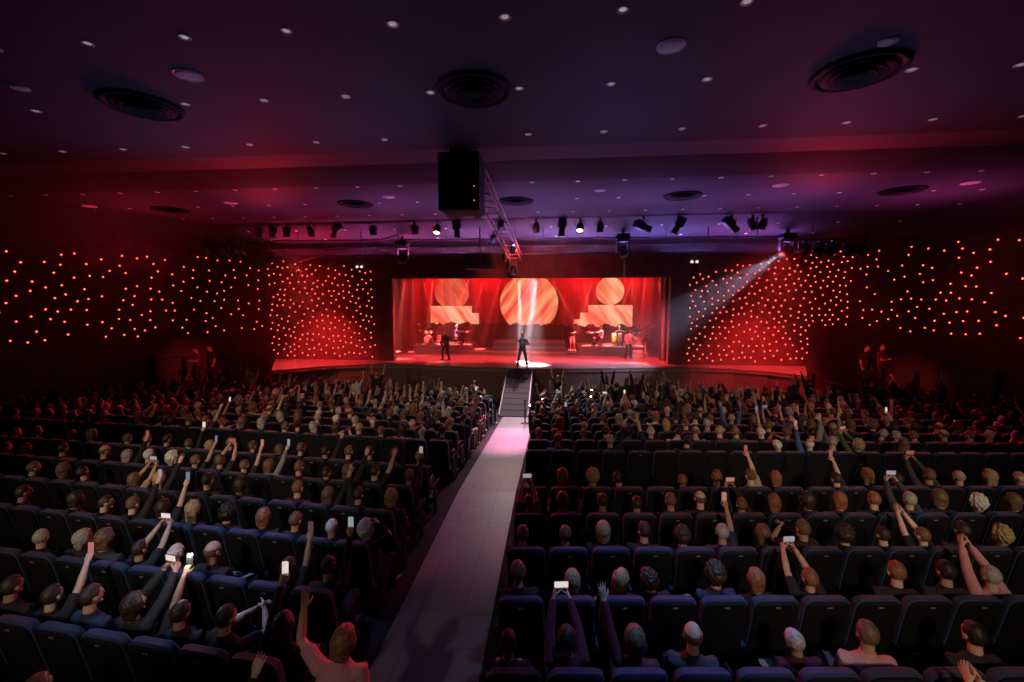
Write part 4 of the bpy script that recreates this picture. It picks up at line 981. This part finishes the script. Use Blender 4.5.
cm_mats = SKINS + [HMATS[k] for k in HAIRC] + [TMATS[k] for k in TOPC]
ci = {m.name: i for i, m in enumerate(cm_mats)}
CV, CF, CMi, nv = [], [], [], 0
used = {}
N_PEOPLE = 285
r3 = random.Random(5)
for i, (side, zone, ri, k, X, Y, pose, hair, hc, top, torch) in enumerate(people):
    v = VAR[pose]; sl = r3.choice(('long','short')); sk = r3.choice((0,0,1,2)); sc = r3.uniform(.98,1.08) if zone == 'front' else r3.uniform(.92,1.02)
    rz = SL[side] + r3.uniform(-.2,.2); z = floor_z(Y) + .004
    loc = V((X, Y + .04, z))
    if pose.startswith('stand'): loc.y += .30
    if i < N_PEOPLE:
        hd = ('bald ' if False else '') + (HAIRC[hc][0] if hair != 'b' else 'balding')
        key = (side, zone, ri, k); used[key] = used.get(key, 0) + 1
        lab = '%s person, %s top, %s, %s from aisle, %s row, %s %s block' % (hd, TOPC[top][0], POSEN[pose], ordinal(k+1), ordinal(ri+1), BLK[side], zone)
        while lab in used: k += 1; lab = '%s person, %s top, %s, %s from aisle, %s row, %s %s block' % (hd, TOPC[top][0], POSEN[pose], ordinal(k+1), ordinal(ri+1), BLK[side], zone)
        used[lab] = 1
        o = person(v, loc, rz, hair, hc, top, sl, sk, sc, lab, 'seated audience', full=(X*X+Y*Y) < 150, shoes=(zone == 'rear' and k <= 1))
        kind = {'phoneR':'R','standphone':'R','phoneL':'L','film':'film'}.get(pose)
        if kind: place_phone(o, v, kind, 'phone held up by the %s person %s from aisle, %s row, %s %s block' % (hd, ordinal(k+1), ordinal(ri+1), BLK[side], zone), torch)
    else:
        M = np.array(Matrix.LocRotScale(loc, Matrix.Rotation(rz,3,'Z').to_euler(), V((sc,sc,sc)))); MHn = M @ np.array(v['MH'])
        for kk, me, ratio, MM, mt in (((pose,'b'), v['body'], .22, M, SKINS[sk]), ((hair,'h'), HAIRS[hair], .4, MHn, HMATS[hc]), ((pose,sl), v[sl], .3, M, TMATS[top])):
            vv, ff = low(kk, me, ratio); CV.append(vv @ MM[:3,:3].T + MM[:3,3]); CF += [tuple(nv + q for q in f) for f in ff]; CMi += [ci[mt.name]] * len(ff); nv += len(vv)
me = bpy.data.meshes.new('crowd'); me.from_pydata(np.concatenate(CV), [], CF)
for m in cm_mats: me.materials.append(m)
me.polygons.foreach_set('material_index', CMi); me.polygons.foreach_set('use_smooth', [True]*len(me.polygons)); me.update()
tag(link('crowd', me), 'packed distant audience rows before the stage, many with raised arms', 'crowd', None, 'stuff')

person(VAR['standwaveL'], (-1.80, 3.10, floor_z(3.1) + .016), .12, 'B', 'r', 'p', 'short', 0, .97, 'auburn-haired person in pale pink top standing at the aisle edge with one arm raised', None, True, True)
# staff standing by the side walls
for px, py, Y, pose, top, hc, lab in ((196,350,19.0,'standfold','m','d','person in a red top with folded arms standing by the left wall'),(210,348,19.4,'stand','k','d','person in a dark top standing by the left wall beside the one in red'),
      (867,348,19.0,'stand','k','d','person in a dark top standing by the right wall'),(882,347,19.3,'standfold','m','d','person in a red top with folded arms standing by the right wall')):
    p = at_y(px, py, Y); fz = p.z - 1.65
    o = person(VAR[pose], (p.x, Y, fz), PI*.9 if px < 500 else -PI*.9, 's', hc, top, 'short', 1, 1.0, lab, None, True, True)
p = at_y(203, 350, 19.2); q = at_y(875, 348, 19.2)
for nm, c in (('trim_3', p), ('trim_4', q)):
    fz = at_y(196 if c is p else 867, 350 if c is p else 348, 19.0).z - 1.65
    zt = min(at_y(196,350,19.0).z, at_y(210,348,19.4).z) - 1.65 if c is p else min(at_y(867,348,19.0).z, at_y(882,347,19.3).z) - 1.65
    m = MB(); m.prism([(c.x-1.3,18.3),(c.x+1.3,18.3),(c.x+1.3,20.2),(c.x-1.3,20.2)], 'z', floor_z(20.2)-.1, zt - .004); structure(m.build(nm, M_wall))

# performers on the stage
def performer(pose, px, Y, z, rz, hair, hc, top, sl, lab, py=345, trous=None, sc=1.0, shirtmat=None):
    X = at_y(px, py, Y).x; o = person(VAR[pose], (X, Y, z), rz, hair, hc, top, sl, 0, sc, lab, None, True, True)
    if trous: set_mat([c for c in o.children if c.name.startswith('trousers')][0], trous)
    return o
M_suit = mat('suit_black', (.02,.018,.022), .6)
sg = performer('singer', 522.5, 22.35, .754, PI, 's', 'n', 'k', 'long', 'singer in a black suit standing with legs apart at the ramp head', trous=M_suit, sc=1.03)
m = MB(); m.loft([(V((0,.125,1.42)), V((.05,0,0)), V((0,.012,0))), (V((0,.128,1.25)), V((.045,0,0)), V((0,.012,0))), (V((0,.125,1.05)), V((.03,0,0)), V((0,.012,0)))], 10); m.build('shirt_front', mat('shirt_gold', (.6,.42,.2), .5), sg, True)
t = thing('microphone', 'microphone in the fist of the black-suited singer', 'microphone'); M = Matrix.LocRotScale(sg.location, sg.rotation_euler, sg.scale) @ VAR['singer']['arms'][1][3]
t.matrix_world = M @ Matrix.Translation((0,.03,.06)) @ Matrix.Rotation(PI/2,4,'Y'); m = MB(); m.cyl((0,0,-.14),(0,0,.04),.014,.018,10); m.build('handle', M_black, t); m = MB(); m.ball((0,0,.06),.026); m.build('grille_head', M_steel, t, True)
g1 = performer('guitar', 446, 24.6, .754, PI - .25, 's', 'd', 'k', 'long', 'guitarist in dark clothes standing before the left platform')
g2 = performer('guitar', 628.5, 26.3, .754, PI + .2, 'l', 'd', 'w', 'long', 'guitarist in a white jacket standing before the right platform')
for o, lab, col in ((g1, 'dark guitar slung on the guitarist in dark clothes', (.12,.04,.02)), (g2, 'pale guitar slung on the white-jacketed guitarist', (.7,.62,.5))):
    W = Matrix.LocRotScale(o.location, o.rotation_euler, o.scale) @ Matrix.Translation((.06,.20,1.0)) @ Matrix.Rotation(PI,4,'Z') @ Matrix.Rotation(-.22,4,'Y')
    guitar_at(W, lab, col)
performer('standfold', 571.5, 28.0, 1.004, PI + .2, 'l', 'r', 'm', 'short', 'backing singer in red standing on the right side step', trous=mat('skirt_red', (.4,.05,.06), .6))
dr = performer('drum', 430, 28.72, RZ + .004, PI, 's', 'd', 'k', 'short', 'drummer in a dark shirt seated behind the red drums on the left')
for pl_, side, nm in ((dr, -1, 'left-platform'),):
    for s in (-1, 1):
        t = thing('drumstick', 'drumstick in the %s hand of the left-platform drummer' % ('right' if s > 0 else 'left'), 'drumstick')
        W = Matrix.LocRotScale(pl_.location, pl_.rotation_euler, pl_.scale) @ VAR['drum']['arms'][s][3]; t.matrix_world = W @ Matrix.Translation((0,.03,.08))
        m = MB(); m.tube([(0,-.05,0),(0,.33,.05),(0,.36,.054)], [.008,.006,.008], 8); m.build('shaft', mat('drumstick_wood', (.6,.42,.22), .5), t); m = MB(); m.ball((0,.375,.056), .009, 8, 6); m.build('tip', mat('drumstick_wood', (.6,.42,.22), .5), t)
o = person(VAR['keys'], (KS[0][0], KS[0][1], RZ + .004), PI*1.5 + .25, 's', 'w', 'b', 'short', 2, 1.0, 'white-haired keyboard player in blue seated on the left platform', None, True, True)
o = person(VAR['keys'], (KS[1][0], KS[1][1], RZ + .004), PI*.5 - .25, 's', 'y', 'w', 'long', 2, 1.0, 'fair-haired keyboard player in white seated on the right platform', None, True, True)
performer('drum', 637, 29.35, RZ + .004, PI, 's', 'd', 'c', 'short', 'percussionist in grey seated behind the drums on the right')
performer('clap', 619, 28.35, RZ + .004, PI, 's', 'd', 'k', 'short', 'percussionist in black seated behind the conga drums')
stool(at_y(619,345,28.35).x, 28.35, RZ + .001, 'round black stool behind the conga drums')
# ------------------------------------------------------------------ light and haze
def spot(name, loc, target, col, power, deg, blend=.6, size=.08):
    l = bpy.data.lights.new(name, 'SPOT'); l.color = col; l.energy = power; l.spot_size = math.radians(deg); l.spot_blend = blend; l.shadow_soft_size = size
    o = bpy.data.objects.new(name, l); COL.objects.link(o); o.location = loc
    o.rotation_euler = (V(target) - V(loc)).to_track_quat('-Z', 'Y').to_euler(); return o
def area(name, loc, target, col, power, sx, sy, spread=180):
    l = bpy.data.lights.new(name, 'AREA'); l.shape = 'RECTANGLE'; l.size = sx; l.size_y = sy; l.color = col; l.energy = power; l.spread = math.radians(spread)
    o = bpy.data.objects.new(name, l); COL.objects.link(o); o.location = loc
    o.rotation_euler = (V(target) - V(loc)).to_track_quat('-Z', 'Y').to_euler(); return o
RED = (1,.045,.05); HOT = (1,.10,.07); WHT = (1,.90,.92); VIO = (.42,.22,1); BLU = (.2,.4,1)
# red beams from the batten over the stage
SY = 26.3
BEAMS = [(405,281,400,320,1),(413,281,413,296,.6),(422,281,427,297,.6),(433,281,430,312,1),(442,281,442,300,.8),(450,281,452,305,.5),(470,281,463,296,.8),(484,281,480,296,.8),(501,280,496,296,.6),(551,281,556,290,.6),(570,281,573,286,.5),(583,280,587,305,1),(594,280,589,295,.7),(633,280,627,295,.9),(645,281,642,312,1),(657,281,661,296,.7)]
for i, (x0, y0, x1, y1, s) in enumerate(BEAMS):
    a = at_y(x0, 277.5, SY); b = at_y(x0 + (x1-x0)/(y1-y0)*45, 325, SY + 1.2)
    spot('red_beam', a, b, HOT if i % 3 == 0 else RED, 75000*s, 8, .5, .05)
# two white back lights that throw the singer's shadow down the ramp
for x0, x1 in ((519,521.5),(537,531)):
    a = at_y(x0, 277.5, 26.0); b = at_y(x1, 322, 26.0); spot('white_beam', a, a + (b-a)*2.2 + V((0,-2.2,0)), (.95,.92,1), 90000, 7, .35, .05)
spot('white_backlight', at_y(531, 274, 25.2), (-1.55, 18.5, -.3), (1,.66,.80), 4000, 24, .7, .12)
spot('singer_pool', at_y(533, 270, 24.8), (-1.0, 23.2, .75), (1,.92,.95), 16000, 19, .5, .1)
spot('stage_pool', at_y(395, 272, 25), at_z(402, 359, .75), (1,.32,.28), 4200, 15, .5, .1)
spot('stage_pool', at_y(440, 272, 25), at_z(437, 362, .75), (1,.25,.2), 2800, 13, .5, .1)
spot('stage_pool', at_y(596, 272, 25), at_z(598, 362, .75), (1,.25,.2), 2800, 13, .5, .1)
spot('stage_pool', at_y(632, 272, 25), at_z(637, 363, .75), (1,.5,.42), 4200, 14, .5, .1)
spot('band_light', at_y(446, 268, 24.9), (KS[0][0]-.5, 28.2, 1.9), (1,.75,.7), 2600, 18, .6, .1)
spot('band_light', at_y(612, 268, 24.9), (KS[1][0]+1, 28.2, 1.9), (1,.78,.75), 3000, 24, .6, .1)
# red stage wash and cyc light
for x in (-8.5, -5.0, -1.5, 2.0, 5.2):
    spot('stage_wash', (x, 24.7, 6.3), (x, 25.2, .75), RED, 4500, 52, .8, .3)
    area('cyc_light', (x, 29.9, 6.7), (x, 31.2, 3.2), (1,.03,.04), 70, 1.6, .3, 150)
for x in (-13.0, 10.5): spot('apron_wash', (x, 20.3, 6.9), (x, 22.6, .75), RED, 5000, 60, .8, .3)
# follow light over the right wall
spot('pale_follow_beam', at_y(788, 250, 21.55), at_y(704, 302, 22.4), (.62,.66,1), 10000, 26, .9, .06)
spot('pale_beam', at_y(624, 256, 21.55), at_y(625, 300, 22.6), (.7,.7,1), 1500, 9, .4, .05)
spot('pale_beam', at_y(387, 270, 22.3), at_y(398, 298, 23.4), (.8,.75,1), 900, 8, .4, .05)
spot('pale_beam', at_y(664, 266, 22.3), at_y(656, 290, 23.2), (.8,.75,1), 900, 8, .4, .05)
# red light on the audience, the side walls and the ceiling
for s, x in ((-1, -13.5), (1, 11.0)):
    spot('audience_red', (x, 20.2, 6.6), (x*.55, 6.0, .5), (1,.04,.07), 2400, 85, .8, .4)
spot('wall_red', (-12.5, 20.3, 6.7), (-14.5, 24, 3.6), (1,.03,.03), 330, 95, .9, .3)
spot('wall_red', (9.5, 20.3, 6.7), (12.0, 24, 3.8), (1,.03,.03), 330, 95, .9, .3)
spot('wall_red', (-13.0, 19.0, 6.3), (-19.5, 17, 4.5), (1,.03,.04), 330, 66, .9, .3)
spot('wall_red', (11.2, 19.0, 6.3), (17.5, 18, 4.5), (1,.03,.04), 260, 66, .9, .3)
# red, violet and blue fills added under the ceiling, without fixtures
for x, c, p in ((-16.6,(1,.03,.10),80),(-11.5,(.7,.1,.4),18),(-6.5,(.5,.2,.8),36),(-1.5,(.42,.28,1),42),(3.5,(.42,.24,1),42),(8.5,(.6,.15,.7),50),(13.5,(.8,.08,.4),55)):
    area('ceiling_fill', (x, 17.2 - (.6 if x < -15 else 0), 5.0), (x, 17.0, 8.0), c, p*1.3, 3.0 if x > -15 else 1.5, .6, 112 if x > -15 else 165)
LB = None
for k, (x, c, p) in enumerate(((-13.2,(1,.04,.18),26),(-8.6,(.8,.12,.5),26),(-4.0,(.7,.22,.75),34),(.6,(.55,.3,1),40),(5.2,(.35,.22,1),34),(9.6,(.5,.15,.8),30))):
    area('slope_fill', (x, 22.5, 6.68), (x, 22.0, 7.6), c, p*5.5, 4.2, .12, 170)  # strip added to brighten the sloping ceiling
    if LB is None:
        LB = o = thing('fill_bar', 'x', 'added bar', group='added bars above the valance'); m = MB(); m.prism(rrect(4.3,.1,.02,2,0,-.1), 'y', -.07, .07); m.build('housing', M_blackmetal, o)  # made-up bars, added below the strips to carry them
        for s in (-1.6, 1.6): m = MB(); m.cyl((s,0,-.02),(s,0,.82),.012,n=6); m.build('hanger', M_blackmetal, o)
    else: o = dup(LB, (0,0,0))
    o.location = (x, 22.5, 6.67); o['label'] = 'added long black bar under the ceiling fill before the valance, %s from the left' % ordinal(k+1)
spot('valance_fill', (AX, 19.0, 6.2), (AX, 24, 6.6), (1,.14,.12), 700, 120, 1, .3)  # red fill added to lift the wall above the opening
# aisle wash, blue top light on the near seats, warm balcony light behind the camera
spot('aisle_wash', (-1.5, 19.0, 7.4), (-1.5, 14.4, -.5), (1,.36,.64), 15000, 24, .9, .2)
spot('aisle_wash', (-1.5, 13.5, 7.6), (-1.5, 9.3, -.1), (1,.32,.66), 650, 36, 1, .2)
spot('aisle_wash', (-1.2, 9.0, 7.7), (-1.5, 5.6, 0), (.6,.2,.62), 60, 45, 1, .2)
spot('seat_blue', (-5.0, 4.5, 7.8), (-4.4, 5.0, .9), (.2,.42,1), 1200, 33, 1, .2)
spot('seat_blue', (2.2, 4.0, 7.8), (1.3, 4.6, .9), (.2,.42,1), 1200, 33, 1, .2)
spot('balcony_light', (-4.0, -4.5, 7.3), (-5.5, 7.2, 0.9), (1,.78,.56), 1900, 29, 1, .5)
spot('balcony_light', (2.6, -4.5, 7.3), (3.5, 7.0, 0.9), (1,.76,.54), 1900, 29, 1, .5)
spot('balcony_light', (-9.0, -4.5, 7.3), (-7.0, 14.5, 0), (1,.74,.55), 2500, 34, 1, .5)
spot('balcony_light', (8.0, -4.5, 7.3), (6.0, 14.5, 0), (1,.74,.55), 2500, 34, 1, .5)
for x in (-9.5, -4.5, 1.5, 6.5): spot('ceiling_blue_fill', (x, 11.2, 5.2), (x, 6.0, 8.0), (.26,.32,1), 105, 160, 1, .3)  # floating fills added to turn the near ceiling bluer
spot('staff_fill', (-6.0, 13.0, 7.2), (at_y(203,350,19.2).x, 19.2, 1.7), (1,.06,.06), 5000, 12, 1, .1)  # red spots added to brighten the standing staff
spot('staff_fill', (4.0, 13.0, 7.2), (at_y(875,348,19.2).x, 19.2, 1.9), (1,.06,.06), 5000, 12, 1, .1)
spot('front_rows_light', (-1.9, 20.2, 6.3), (-1.4, 16.6, .4), (1,.85,.8), 2000, 78, 1, .3)
# thin smoke over and before the stage
hz = bpy.data.materials.new('stage_smoke'); hz.use_nodes = True; nt = hz.node_tree; nt.nodes.clear()
o_ = nt.nodes.new('ShaderNodeOutputMaterial'); vs_ = nt.nodes.new('ShaderNodeVolumeScatter'); vs_.inputs['Density'].default_value = .017; vs_.inputs['Anisotropy'].default_value = .25; vs_.inputs['Color'].default_value = (.95,.95,.97,1)
nt.links.new(vs_.outputs['Volume'], o_.inputs['Volume'])
m = MB(); m.prism([(OP_L+.05,23.96),(OP_R-.05,23.96),(OP_R-.05,24.5),(8.9,24.6),(8.9,31.0),(-11.9,31.0),(-11.9,24.6),(OP_L+.05,24.5)], 'z', .78, OP_T - .03)
o = m.build('stage_haze', hz); tag(o, 'thin smoke haze hanging over the stage and catching the light beams', 'haze', None, 'stuff')
m = MB(); m.prism([(-15.5,20.6),(12.6,20.6),(12.6,23.93),(-15.5,23.93)], 'z', .78, 7.05)
o = m.build('front_haze', hz); tag(o, 'thin smoke haze in front of the stage opening', 'haze', None, 'stuff')

w = bpy.data.worlds.new('world'); SC.world = w; w.use_nodes = True
w.node_tree.nodes['Background'].inputs[0].default_value = (.01,.008,.02,1); w.node_tree.nodes['Background'].inputs[1].default_value = .0
vs = SC.view_settings; vs.view_transform = 'Standard'; vs.look = 'None'; vs.gamma = 1; vs.exposure = 0.0; vs.use_curve_mapping = False
SC.display_settings.display_device = 'sRGB'
c = SC.cycles; c.use_denoising = True; c.max_bounces = 4; c.diffuse_bounces = 2; c.glossy_bounces = 2; c.transmission_bounces = 2; c.volume_bounces = 0; c.transparent_max_bounces = 4
c.sample_clamp_indirect = 2.0; c.sample_clamp_direct = 0; c.use_light_tree = True; c.caustics_reflective = False; c.caustics_refractive = False

spot('audience_red', (4.0, 20.2, 6.4), (-1.85, 3.1, 1.1), (1,.07,.16), 4200, 8, .7, .1)  # narrow red spot added to pick out the person at the aisle edge
spot('audience_red', (-6.0, 20.2, 6.4), (2.6, 3.6, 1.0), (1,.05,.07), 3600, 15, .8, .1)
spot('singer_front', (-2.2, 13.6, 6.6), (-1.57, 22.3, 1.9), (1,.78,.6), 260, 9, .6, .1)
spot('balcony_light', (-3.0, -4.5, 7.3), (-1.85, 3.1, 1.15), (1,.74,.66), 420, 8, .8, .2)
